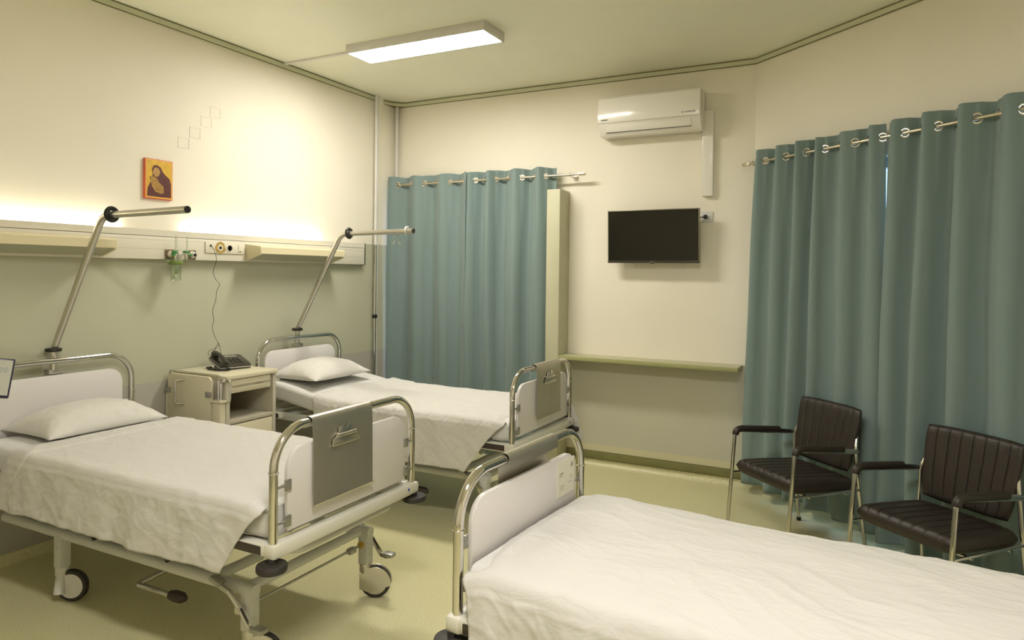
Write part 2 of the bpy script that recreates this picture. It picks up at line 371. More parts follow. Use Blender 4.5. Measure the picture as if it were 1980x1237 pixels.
# coved vinyl skirting along the back wall: floor sheet curling up the wall
def coved(name, p, q, n, h=0.055, r=0.05):
    p, q, n = Vector(p), Vector(q), Vector(n); mb = MB()
    prof = [(r*(1-math.sin(a)), r*(1-math.cos(a))) for a in [PI/2*k/8 for k in range(9)]]
    prof = [(r+0.01, 0.0005)]+[(x+0.003, z+0.0008) for x, z in prof]+[(0.003, h)]
    def fn(u, v):
        i = min(int(round(v*(len(prof)-1))), len(prof)-1); return p.lerp(q, u)+n*prof[i][0]+Vector((0, 0, prof[i][1]))
    mb.grid(fn, 1, len(prof)-1); return struct(mb.build(name, 'floor', ang=80))
coved('baseboard_back', (XL, YB, 0), (CR.x, YB, 0), (0, -1, 0))
coved('baseboard_angled', CR, CR+DR*TR, NR)
coved('baseboard_left', (XL, YF, 0), (XL, YB, 0), (1, 0, 0))
# olive strip standing a little proud of the back wall above the coving
mb = MB(); mb.box2((-2.28, YB-0.018, 0.062), (CR.x-0.01, YB, 0.118), 0.004); struct(mb.build('trim_5', 'skirt_olive'))
# windows behind the curtains
def window(name, o, u, hole, th=0.22, mullions=1):
    o, u = Vector(o), Vector(u).normalized(); n = Vector((u.y, -u.x, 0)); R = Matrix((u, n, Vector((0, 0, 1)))).transposed().to_4x4(); T = Matrix.Translation(o) @ R
    a, b, c, d = hole; y0, y1 = -0.15, -0.09; f = MB()
    def bb(p, q): t = MB(); t.box2(p, q, 0.006); f.add(t.v, t.f, None, T)
    bb((a, y0, c), (a+0.06, y1, d)); bb((b-0.06, y0, c), (b, y1, d)); bb((a, y0, c), (b, y1, c+0.06)); bb((a, y0, d-0.06), (b, y1, d))
    for k in range(mullions): x = a+(b-a)*(k+1)/(mullions+1); bb((x-0.04, y0, c), (x+0.04, y1, d))
    fr = struct(f.build(name, 'pvc')); g = MB(); t = MB(); t.box2((a+0.06, -0.124, c+0.06), (b-0.06, -0.118, d-0.06)); g.add(t.v, t.f, None, T)
    g.build('pane', 'glass', fr, smooth=False); return fr
window('window_1', (XL, YB, 0), (1, 0, 0), W1)
window('door_1', CR, DR, W2, mullions=2)
# shelf ledge on the back wall and the boxed column beside it
mb = MB(); mb.box2((-2.29, 5.24, 0.895), (-0.855, YB, 0.926), 0.004, 'ledge'); mb.box2((-2.288, 5.243, 0.926), (-0.856, YB, 0.9285), 0, 'ledge_top')
lg = mb.build('wall_ledge', 'ledge'); tag(lg, 'long olive-green painted ledge running along the back wall below the television', 'ledge', kind='structure')
mb = MB(); mb.box2((-2.408, 5.24, 0), (-2.288, YB+0.0, 2.303), 0.006)
co = mb.build('wall_column', 'column'); tag(co, 'pale green boxed column standing between the left curtains and the wall ledge', 'column', kind='structure')
# pipes in the left corner
mb = MB(); mb.tube([(-4.07, 5.08, 0), (-4.07, 5.08, ZC)], 0.0135, seg=14, m='white'); mb.tube([(-4.095, 5.13, 0), (-4.095, 5.13, ZC)], 0.010, seg=12, m='white')
mb.cyl((-4.07, 5.08, 1.93), (-4.07, 5.08, 1.97), 0.017, m='white')
pp = mb.build('heating_pipe', 'white'); tag(pp, 'thin white vertical pipe running from floor to ceiling by the left wall corner', 'pipe')
for z in (1.19,):
    b = MB(); b.box((-4.07, 5.08, z), (0.036, 0.036, 0.035), 0.004); b.build('pipe_clamp', 'black', pp)
b = MB(); b.cyl((-4.07, 5.08, 0.10), (-4.07, 5.08, 1.85), 0.0145, 16); b.build('chrome_sleeve', 'chrome', pp)
mb = MB(); mb.tube([(-4.085, 5.41, 0), (-4.085, 5.41, ZC-0.03)], 0.018, seg=14)
tag(mb.build('corner_pipe', 'white'), 'white pipe tucked into the corner behind the left curtain', 'pipe')
# faint square relief marks on the left wall
for k, (y, z) in enumerate(((3.112, 2.455), (3.200, 2.538), (3.290, 2.631), (3.362, 2.712))):
    mb = MB(); w, h, t = 0.043, 0.036, 0.004
    for a, b in (((-w, -h), (w, -h+t)), ((-w, h-t), (w, h)), ((-w, -h), (-w+t, h)), ((w-t, -h), (w, h))):
        mb.box2((XL, y+a[0], z+a[1]), (XL+0.0022, y+b[0], z+b[1]))
    struct(mb.build('trim_%d' % (6+k), 'wall_cream', smooth=False))

# ------------------------------------------------------------------ ceiling lights
def ceiling_light(loc, label, em='panel_light'):
    t = thing('ceiling_light', label, 'light', (loc[0], loc[1], ZC), 0)
    w, d, h, e = 0.575, 0.14, 0.062, 0.014
    b = MB(); b.box2((-w, -d, -h), (w, -d+e, 0), 0.002); b.box2((-w, d-e, -h), (w, d, 0), 0.002); b.box2((-w, -d+e, -h), (-w+e, d-e, 0), 0.002); b.box2((w-e, -d+e, -h), (w, d-e, 0), 0.002)
    b.build('frame', 'white', t)
    b = MB(); b.box2((-w+e, -d+e, -h+0.003), (w-e, d-e, -h+0.010)); b.build('diffuser', em, t, smooth=False)
    return t
ceiling_light((-2.815, 4.015), 'glowing white rectangular ceiling light panel above the far beds')
ceiling_light((-0.45, 0.85), 'added rectangular fill light panel on the ceiling nearer the camera, unseen and out of the frame', 'fill_panel_light')  # unseen panel added as fill to brighten the near beds and walls
mb = MB(); mb.box2((XL+0.001, 3.99, ZC-0.016), (-3.391, 4.012, ZC), 0.002)
tag(mb.build('cable_trunking', 'white'), 'thin white cable trunking on the ceiling leading to the light panel', 'trunking')

# ------------------------------------------------------------------ bed-head rail on the left wall
t = thing('supply_rail', 'white medical supply rail running along the left wall above the beds', 'rail', (XL, 0, 0))
b = MB(); b.box2((0, 0.2, 1.666), (0.055, 4.93, 1.818), 0.003, 'railpl'); b.box2((0.049, 0.2, 1.812), (0.055, 4.93, 1.855), 0, 'railpl')
for z in (1.731, 1.790): b.box2((0.0545, 0.2, z), (0.0556, 4.93, z+0.0016), 0, 'line')
b.build('rail_body', 'railpl', t)
for ya, yb in ((0.9, 2.66), (3.10, 4.42)):      # fluorescent tubes lying in the open top of the rail
    b = MB(); b.cyl((0.026, ya, 1.836), (0.026, yb, 1.836), 0.010, 12); b.build('up_light_tube', 'tube_light', t)
    for y in (ya-0.02, yb+0.0):
        b = MB(); b.box2((0.012, y, 1.816), (0.040, y+0.02, 1.850), 0.002); b.build('tube_holder', 'white', t)
b = MB(); b.box2((0.0, 2.72, 1.846), (0.0545, 3.04, 1.8545), 0.001); b.build('top_cover', 'railpl', t)
b = MB(); b.box2((0.0, 4.46, 1.846), (0.0545, 4.925, 1.8545), 0.001); b.build('top_cover', 'railpl', t)
b = MB(); b.box2((0.0, 4.93, 1.664), (0.057, 4.94, 1.857), 0.002); b.build('end_cap', 'black', t)
def wall_lamp(y0, y1, label):
    t = thing('wall_lamp', label, 'lamp', (XL+0.056, (y0+y1)/2, 0), 0, 'lamps on the supply rail')
    L = (y1-y0)/2
    def plate(z, x): return (x, z)
    # end caps: cream trapezoids; front strip; sloping diffuser below; open top with tube inside
    prof = [(0, 1.675), (0.012, 1.672), (0.148, 1.715), (0.152, 1.728), (0.152, 1.770), (0.146, 1.778), (0, 1.793)]
    for s_, nm in ((-1, 'end_cap'), (1, 'end_cap')):
        b = MB(); b.prism(prof, s_*L-s_*0.012, s_*L, 'xz', bev=0.0015); b.build(nm, 'lampshell', t)
    b = MB(); b.prism([(0.143, 1.722), (0.152, 1.724), (0.152, 1.770), (0.146, 1.777), (0.0, 1.792), (0.0, 1.786), (0.143, 1.771)], -L+0.012, L-0.012, 'xz'); b.build('front_strip', 'lampshell', t)
    b = MB(); b.prism([(0.004, 1.679), (0.142, 1.722), (0.142, 1.727), (0.004, 1.684)], -L+0.012, L-0.012, 'xz'); b.build('lower_diffuser', 'lampdiff', t)
    return t
wall_lamp(1.62, 2.52, 'cream wall lamp box above the near left bed, crossed by its pole')
wall_lamp(3.59, 4.49, 'cream wall lamp box between the socket plate and the far bed pole')
# sockets and medical outlets
t = thing('socket_plate', 'ivory three-gang socket plate with a brown stain, between the two wall lamps', 'socket', (XL+0.056, 3.405, 1.757))
b = MB(); b.box2((0, -0.165, -0.040), (0.008, 0.165, 0.040), 0.004); b.build('cover', 'socketpl', t)
b = MB()
pts = [((0.045+0.016*noise.noise(Vector((math.cos(a), math.sin(a), 3)))*2)*math.cos(a)-0.045, (0.040+0.014*noise.noise(Vector((math.cos(a)*2, math.sin(a)*2, 9))))*math.sin(a)*1.1) for a in [2*PI*k/28 for k in range(28)]]
b.prism(pts, 0.0075, 0.0088, 'yz'); b.build('stain', 'brown', t)
b = MB(); b.cyl((0.006, -0.045, 0.0), (0.011, -0.045, 0), 0.022, 24, 'socketpl'); b.cyl((0.010, -0.045, 0), (0.0125, -0.045, 0), 0.011, 16, 'black'); b.build('aerial_outlet', 'socketpl', t)
b = MB(); b.lathe([(0.026, 0.0), (0.026, 0.006), (0.021, 0.006), (0.020, 0.001), (0.0, 0.001)], (0.007, 0.035, 0), (1, 0, 0), 24, 'socketpl')
for s_ in (-1, 1): b.cyl((0.0085, 0.035+s_*0.0095, 0), (0.0105, 0.035+s_*0.0095, 0), 0.0035, 10, 'black')
b.box((0.013, 0.035, 0.019), (0.006, 0.006, 0.003), 0, 'zinc'); b.box((0.013, 0.035, -0.019), (0.006, 0.006, 0.003), 0, 'zinc'); b.build('power_outlet', 'socketpl', t)
b = MB(); b.box((0.010, 0.125, 0.0), (0.006, 0.030, 0.05), 0.002, 'socketpl'); b.box((0.0135, 0.125, -0.02), (0.002, 0.012, 0.004), 0, 'ink'); b.build('switch', 'socketpl', t)
b = MB(); b.box((0.010, -0.125, 0.012), (0.006, 0.012, 0.014), 0.001); b.build('phone_jack', 'ink', t)
# oxygen outlets
t = thing('oxygen_outlet', 'pair of steel gas outlet plates joined by a green flow meter bar on the rail', 'gas outlet', (XL+0.056, 3.05, 1.70))
for s_, y in ((-1, -0.082), (1, 0.082)):
    b = MB(); b.box((0.004, y, 0), (0.008, 0.062, 0.064), 0.002); b.build('outlet_plate', 'plate_steel', t)
    b = MB(); b.lathe([(0.024, 0), (0.024, 0.012), (0.019, 0.020), (0.019, 0.026), (0.012, 0.030), (0.0, 0.030)], (0.008, y, 0), (1, 0, 0), 8, 'nickel'); b.build('outlet_nut', 'nickel', t)
b = MB(); b.cyl((0.038, -0.082, 0.0), (0.054, -0.082, 0), 0.012, 16); b.build('valve_knob', 'greenpl', t)
b = MB(); b.cyl((0.034, 0.082, 0.0), (0.042, 0.082, 0), 0.010, 16); b.build('outlet_hole', 'black', t)
t = thing('flow_meter', 'chrome oxygen flow meter with a clear humidifier bottle hanging below the rail', 'flow meter', (XL+0.10, 2.985, 1.70))
b = MB(); b.cyl((0, -0.0, -0.028), (0, 0, 0.03), 0.014, 16, bev=0.002); b.cyl((0, 0, 0), (0, 0.065, 0), 0.006, 10); b.cyl((0, 0.0, 0), (-0.04, 0.0, 0), 0.009, 10); b.build('body', 'nickel', t)
b = MB(); b.box((0.0, -0.012, 0.015), (0.03, 0.022, 0.022), 0.004); b.build('green_fitting', 'greenpl', t); b = MB(); b.cyl((0.0, 0.075, 0.0), (0.0, 0.115, 0), 0.010, 12); b.build('green_fitting', 'greenpl', t)
b = MB(); b.cyl((0, 0, 0.03), (0, 0, 0.128), 0.0075, 14, bev=0.001); b.build('flow_tube', 'clear', t)
b = MB(); b.cyl((0, 0, 0.03), (0, 0, 0.115), 0.002, 8); b.build('tube_core', 'white', t)
b = MB(); b.cyl((0, 0, -0.04), (0, 0, -0.028), 0.006, 10); b.build('stem', 'nickel', t)
b = MB(); b.cyl((0, 0, -0.068), (0, 0, -0.040), 0.042, 24, bev=0.005); b.cyl((0, -0.04, -0.047), (0, -0.075, -0.047), 0.0045, 8); b.build('bottle_cap', 'greendark', t)
b = MB(); b.lathe([(0.0335, -0.068), (0.0335, -0.165), (0.028, -0.172), (0.0, -0.172), (0.0, -0.170), (0.0265, -0.170), (0.0318, -0.163), (0.0318, -0.068)], seg=24); b.build('bottle', 'clear', t)
b = MB(); b.cyl((0, 0, -0.130), (0, 0, -0.066), 0.0075, 10); b.build('inner_tube', 'greenpl', t)
b = MB(); b.cyl((0, 0, -0.150), (0, 0, -0.130), 0.0095, 12, bev=0.001); b.build('diffuser_tip', 'white', t)
t = thing('flow_meter', 'smaller chrome flow meter with a thin tube and no bottle, right of the first', 'flow meter', (XL+0.10, 3.063, 1.70))
b = MB(); b.cyl((0, 0, -0.034), (0, 0, 0.028), 0.013, 16, bev=0.002); b.cyl((0, 0, 0), (-0.04, 0.0, 0), 0.006, 10); b.build('body', 'nickel', t)
b = MB(); b.box((0.0, -0.002, 0.018), (0.030, 0.034, 0.014), 0.003); b.build('green_fitting', 'greenpl', t)
b = MB(); b.cyl((0, 0.004, 0.03), (0, 0.004, 0.118), 0.006, 14, bev=0.001); b.build('flow_tube', 'clear', t)
b = MB(); b.cyl((0, 0.004, 0.03), (0, 0.004, 0.105), 0.0016, 8); b.build('tube_core', 'white', t)

# ------------------------------------------------------------------ painted icon on the left wall
t = thing('wall_icon', 'small painted wooden icon with gold ground and dark red figure on the left wall', 'picture', (XL, 2.918, 2.183))
hw, hh = 0.098, 0.1275
b = MB(); b.box2((0.001, -hw, -hh), (0.020, hw, hh), 0.001); b.build('board', 'orange', t)
b = MB(); b.box2((0.020, -hw+0.004, -hh+0.004), (0.0212, hw-0.004, hh-0.004), 0); b.build('gold_border', 'goldedge', t)
b = MB(); b.box2((0.0212, -hw+0.014, -hh+0.013), (0.0222, hw-0.010, hh-0.010), 0); b.build('gold_ground', 'gold', t)
def ell(cx, cz, rx, rz, n=20, a0=0, a1=2*PI): return [(cx+rx*math.cos(a0+(a1-a0)*k/n), cz+rz*math.sin(a0+(a1-a0)*k/n)) for k in range(n)]
b = MB()
b.prism([(-0.084, -0.113), (-0.080, -0.06), (-0.060, -0.020), (-0.045, 0.030), (-0.052, 0.060), (-0.040, 0.086), (-0.016, 0.092), (0.010, 0.078), (0.025, 0.050), (0.048, 0.030), (0.072, 0.012), (0.084, -0.02), (0.086, -0.113)], 0.0222, 0.0230, 'yz', 'maroon')
b.build('dark_shape', 'maroon', t)
b = MB(); b.prism(ell(-0.020, 0.045, 0.024, 0.030), 0.0230, 0.0236, 'yz', 'flesh')
b.prism([(-0.070, 0.010), (-0.050, 0.018), (-0.018, 0.006), (0.0, -0.02), (0.030, -0.045), (0.034, -0.085), (0.010, -0.093), (-0.028, -0.080), (-0.050, -0.050)], 0.0230, 0.0237, 'yz', 'ochre')
b.build('ochre_shape', 'ochre', t)
b = MB(); b.torus((0.010, 0.0, hh+0.003), 0.005, 0.0012, (1, 0, 0), 12, 6); b.build('hanging_ring', 'zinc', t)

# ------------------------------------------------------------------ television, socket, air conditioner
t = thing('television', 'black flat television mounted on the back wall above the ledge', 'television', (-1.53, YB, 1.905), 0)
RT = Matrix.Rotation(math.radians(3), 4, 'X')
b = MB(); w, h = 0.366, 0.210; T = Matrix.Translation((0, -0.135, 0)) @ RT
q = MB(); q.box2((-w, 0, -h+0.01), (w, 0.028, h), 0.003, 'tvframe'); b.add(q.v, q.f, 'tvframe', T); b.build('bezel', 'tvframe', t)
b = MB(); q = MB(); q.box2((-w+0.007, -0.002, -h+0.018), (w-0.007, 0.002, h-0.007)); b.add(q.v, q.f, None, T); b.build('screen', 'tvscreen', t, smooth=False)
b = MB(); q = MB(); q.box2((-w, -0.004, -h), (w, 0.028, -h+0.016), 0.002); q.prism([(-0.022, -h+0.002), (0.022, -h+0.002), (0.012, -h-0.006), (-0.012, -h-0.006)], -0.005, 0.004, 'xz'); b.add(q.v, q.f, None, T); b.build('lower_lip', 'tvlip', t)
text_mesh('logo', 'SENCOR', 0.0085, 'silver', T @ Matrix.Translation((-0.001, -0.0047, -h+0.007)) @ Matrix.Rotation(PI/2, 4, 'X'), t, sx=1.15)
b = MB(); b.box2((-0.10, -0.10, -0.08), (0.10, -0.008, 0.08), 0.004); b.box2((-0.12, -0.010, -0.11), (0.12, 0, 0.11), 0.002); b.build('wall_bracket', 'black', t)
t = thing('wall_socket', 'white wall socket with a black plug beside the television', 'socket', (-1.135, YB, 2.055))
b = MB(); b.box2((-0.042, -0.010, -0.042), (0.042, 0, 0.042), 0.004); b.lathe([(0.024, 0.012), (0.022, 0.0095), (0, 0.0095)], axis=(0, -1, 0), seg=24); b.build('cover', 'white', t)
b = MB(); b.cyl((-0.008, -0.038, 0), (-0.008, -0.008, 0), 0.017, 18, bev=0.003); b.tube([(-0.015, -0.032, 0), (-0.05, -0.035, -0.004), (-0.12, -0.03, -0.01)], 0.004, seg=8); b.build('plug', 'black', t)
t = thing('air_conditioner', 'white wall-mounted air conditioner high on the back wall', 'air conditioner', (-1.560, YB, 2.86), 0)
w = 0.404
prof = [(0, -0.150), (-0.145, -0.150), (-0.170, -0.128), (-0.200, -0.065), (-0.205, -0.050), (-0.205, 0.06), (-0.190, 0.148), (-0.180, 0.155), (0, 0.155)]
b = MB(); b.prism([(x*1.0, z) for x, z in prof], -w, w, 'yz', bev=0.004); b.build('body', 'ac', t)
b = MB(); b.prism([(-0.2055, -0.056), (-0.214, -0.050), (-0.215, 0.05), (-0.200, 0.140), (-0.186, 0.157), (-0.176, 0.157), (-0.188, 0.140), (-0.204, 0.05)], -w-0.002, w-0.002, 'yz', bev=0.002); b.build('front_panel', 'ac', t)
b = MB(); b.prism([(-0.2015, -0.0695), (-0.205, -0.068), (-0.180, -0.123), (-0.1755, -0.1225)], -0.345, 0.335, 'yz', bev=0.0012); b.build('air_flap', 'ac', t)
b = MB(); b.box((0-0.005, -0.1745, -0.1255), (0.68, 0.008, 0.0035), 0, None, Matrix.Rotation(0.4, 4, 'X')); b.build('outlet_slot', 'acdark', t)
b = MB()
for k in range(14): b.box((w+0.0005, -0.155+0.001*(k % 2), 0.13-0.013*k), (0.002, 0.05, 0.004), 0)
b.build('side_grille', 'line', t)
RX = Matrix.Rotation(PI/2, 4, 'X')
text_mesh('lettering', 'DC INVERTER', 0.0185, 'ink', Matrix.Translation((0.318, -0.2155, -0.025)) @ RX, t, sx=0.95)
b = MB()      # an unreadable small logo: short dark strokes
for k, wd in enumerate((0.006, 0.004, 0.006, 0.005, 0.006, 0.003)): b.box((-0.372+0.0095*k, -0.2155, -0.030), (wd*1.15, 0.001, 0.010), 0)
b.build('logo', 'ink', t)
mb = MB(); mb.box2((-1.172, YB-0.045, 2.213), (-1.090, YB, 2.868), 0.004)
tag(mb.build('pipe_duct', 'ac'), 'white vertical duct running down from the air conditioner', 'duct')

# ------------------------------------------------------------------ curtains
def curtain_rod(name, label, o, u, n, t0, t1, z, finial, off, right_fin=True, brackets=()):
    o, u, n = Vector(o), Vector(u), Vector(n); th = thing(name, label, 'curtain rod', (0, 0, 0), 0, 'curtain rods')
    P = lambda t_, s_, zz: o+u*t_+n*s_+Vector((0, 0, zz))
    b = MB(); b.cyl(P(t0, off, z), P(t1, off, z), 0.0105, 14); b.cyl(P(t1-0.32, off, z), P(t1, off, z), 0.0085, 14); b.build('rod', 'rod', th)
    R = Matrix((u, n, Vector((0, 0, 1)))).transposed().to_4x4()
    if R.determinant() < 0: R = Matrix((u, -n, Vector((0, 0, 1)))).transposed().to_4x4()
    for t_ in ((t0-0.02, t1+0.025) if right_fin else (t0-0.02,)):
        b = MB(); b.box(P(t_, off, z), (0.07, 0.024, 0.024), 0.003, None, R); b.build('finial', finial, th)
    for t_ in brackets:
        b = MB(); b.cyl(P(t_, 0, z-0.012), P(t_, off, z-0.012), 0.008, 12); b.cyl(P(t_, 0, z-0.012), P(t_, 0.006, z-0.012), 0.026, 20, bev=0.001); b.torus(P(t_, off, z), 0.0125, 0.004, u, 16, 6); b.build('bracket', 'nickel', th)
    return th
def curtain(label, o, u, n, rings, t_start, t_end, z_rod, z_top, z_bot, off, amp=0.045, shift=lambda z: 0.0, edge=0.0, seed=0):
    """grommet curtain: cloth crosses the rod at every ring (seen rings) and half way between them"""
    o, u, n = Vector(o), Vector(u), Vector(n)
    th = thing('curtain', label, 'curtain', (0, 0, 0), 0, 'teal grommet curtains')
    k = list(rings); w = [b-a for a, b in zip(k, k[1:])]; wa, wb = w[0], w[-1]
    knots = [k[0]-wa]+k+[k[-1]+wb]                 # extended
    def ph(t_):
        i = 0
        while i < len(knots)-2 and t_ > knots[i+1]: i += 1
        return i+(t_-knots[i])/(knots[i+1]-knots[i])
    nu = int((t_end-t_start)/0.0045); zs = []
    z = z_top
    while z > z_bot: zs.append(z); z -= 0.006 if z > z_rod-0.06 else 0.05
    zs.append(z_bot)
    holes = []
    for i, r in enumerate(k):
        holes.append(r)
        if r < k[-1] or True:
            nx = knots[i+2]; h = r+(nx-r)*0.5
            if t_start+0.01 < h < t_end-0.01: holes.append(h)
    def off_at(t_, z):
        p = ph(t_); f = max(0, (z_top-z)/(z_top-z_bot))
        s_ = -math.sin(2*PI*p); s_ = math.copysign(abs(s_)**(1.55-0.7*min(1, f*4)), s_)
        a = amp*(1.12+0.55*noise.noise(Vector((p*0.9, 0.6*f, seed))))*(1-0.10*f)
        d = f*(0.034*noise.noise(Vector((t_*6, z*0.8, seed+5)))+0.010*noise.noise(Vector((t_*19, z*1.3, seed+9))))
        return off+a*s_+d
    def pos(t_, z):
        f = (z_top-z)/(z_top-z_bot)
        tt = t_+shift(z)*(t_end-t_)/(t_end-t_start)+0.030*f*noise.noise(Vector((t_*4, z*0.8, seed+2)))*min(1, (t_-t_start)*8, (t_end-t_)*8)
        return o+u*tt+n*off_at(t_, z)+Vector((0, 0, z+(0.004*math.sin(t_*31+seed) if z == z_top else 0)))
    vs = []; fs = []
    ts = [t_start+(t_end-t_start)*i/nu for i in range(nu+1)]
    for t_ in ts:
        for z in zs: vs.append(pos(t_, z))
    nz = len(zs); HP = [(h, o+u*(h+shift(z_rod)*(t_end-h)/(t_end-t_start))+n*off+Vector((0, 0, z_rod))) for h in holes]
    HP = [(h, pos(h, z_rod)) for h in holes]
    for i in range(nu):
        for j in range(nz-1):
            c = (vs[i*nz+j]+vs[(i+1)*nz+j+1])/2
            if zs[j] > z_rod-0.04 and any((c-p).length < 0.0205 for _, p in HP): continue
            fs.append((i*nz+j, (i+1)*nz+j, (i+1)*nz+j+1, i*nz+j+1))
    b = MB(); b.add(vs, fs); cl = b.build('fabric', 'curtain', th, ang=180)
    md = cl.modifiers.new('thickness', 'SOLIDIFY'); md.thickness = 0.0022; md.offset = 0
    for h, p in HP:
        a_, b_ = pos(h-0.006, z_rod), pos(h+0.006, z_rod); tn = (b_-a_).normalized(); ax = tn.cross(Vector((0, 0, 1))).normalized()
        b = MB(); b.torus(p, 0.0250, 0.0050, ax, 26, 8); b.lathe([(0.0215, -0.004), (0.0225, -0.004), (0.0225, 0.004), (0.0215, 0.004)], p, ax, 26, closed=True); b.build('grommet', 'nickel', th)
    return th
OB, UB, NB = (0, YB, 0), (1, 0, 0), (0, -1, 0)
ZR1 = 2.428
curtain_rod('curtain_rod', 'short brushed nickel curtain rod on the back wall beside the corner pipe', OB, UB, NB, -4.06, -2.16, ZR1, 'rod', 0.12, brackets=(-3.98, -2.235))
curtain('leftmost teal curtain, hanging behind the far bed pole next to the corner pipes', OB, UB, NB, (-4.003, -3.701, -3.422), -4.085, -3.222, ZR1, 2.502, 0.06, 0.12, 0.044, lambda z: -0.02*(2.5-z)/2.4 if z < 2.4 else 0, seed=1)
curtain('teal curtain on the back wall between the leftmost curtain and the boxed column', OB, UB, NB, (-3.149, -2.938, -2.683, -2.458), -3.245, -2.375, ZR1, 2.502, 0.06, 0.12, 0.044, lambda z: -0.03*(2.5-z)/2.4 if z < 2.4 else 0, seed=4)
ZR2 = 2.428
r2 = (0.227, 0.423, 0.604, 0.753, 0.981, 1.172, 1.318, 1.515, 1.723, 1.95, 2.15, 2.35)
curtain_rod('curtain_rod', 'long brushed nickel curtain rod on the angled wall above the chairs', CR, DR, NR, 0.05, 2.50, ZR2, 'rod', 0.105, brackets=(0.10, 2.46))
curtain('teal curtain on the angled wall behind the left chair', CR, DR, NR, r2[:6], 0.115, 1.185, ZR2, 2.508, 0.075, 0.105, 0.042, lambda z: -0.105*((2.5-z)/2.4)**0.8 if z < 2.45 else 0, seed=7)
curtain('rightmost teal curtain, hanging behind the right chair', CR, DR, NR, r2[6:], 1.215, 2.44, ZR2, 2.508, 0.055, 0.105, 0.044, lambda z: -0.045*min(1, (2.5-z)/1.2) if z < 2.45 else 0, seed=11)

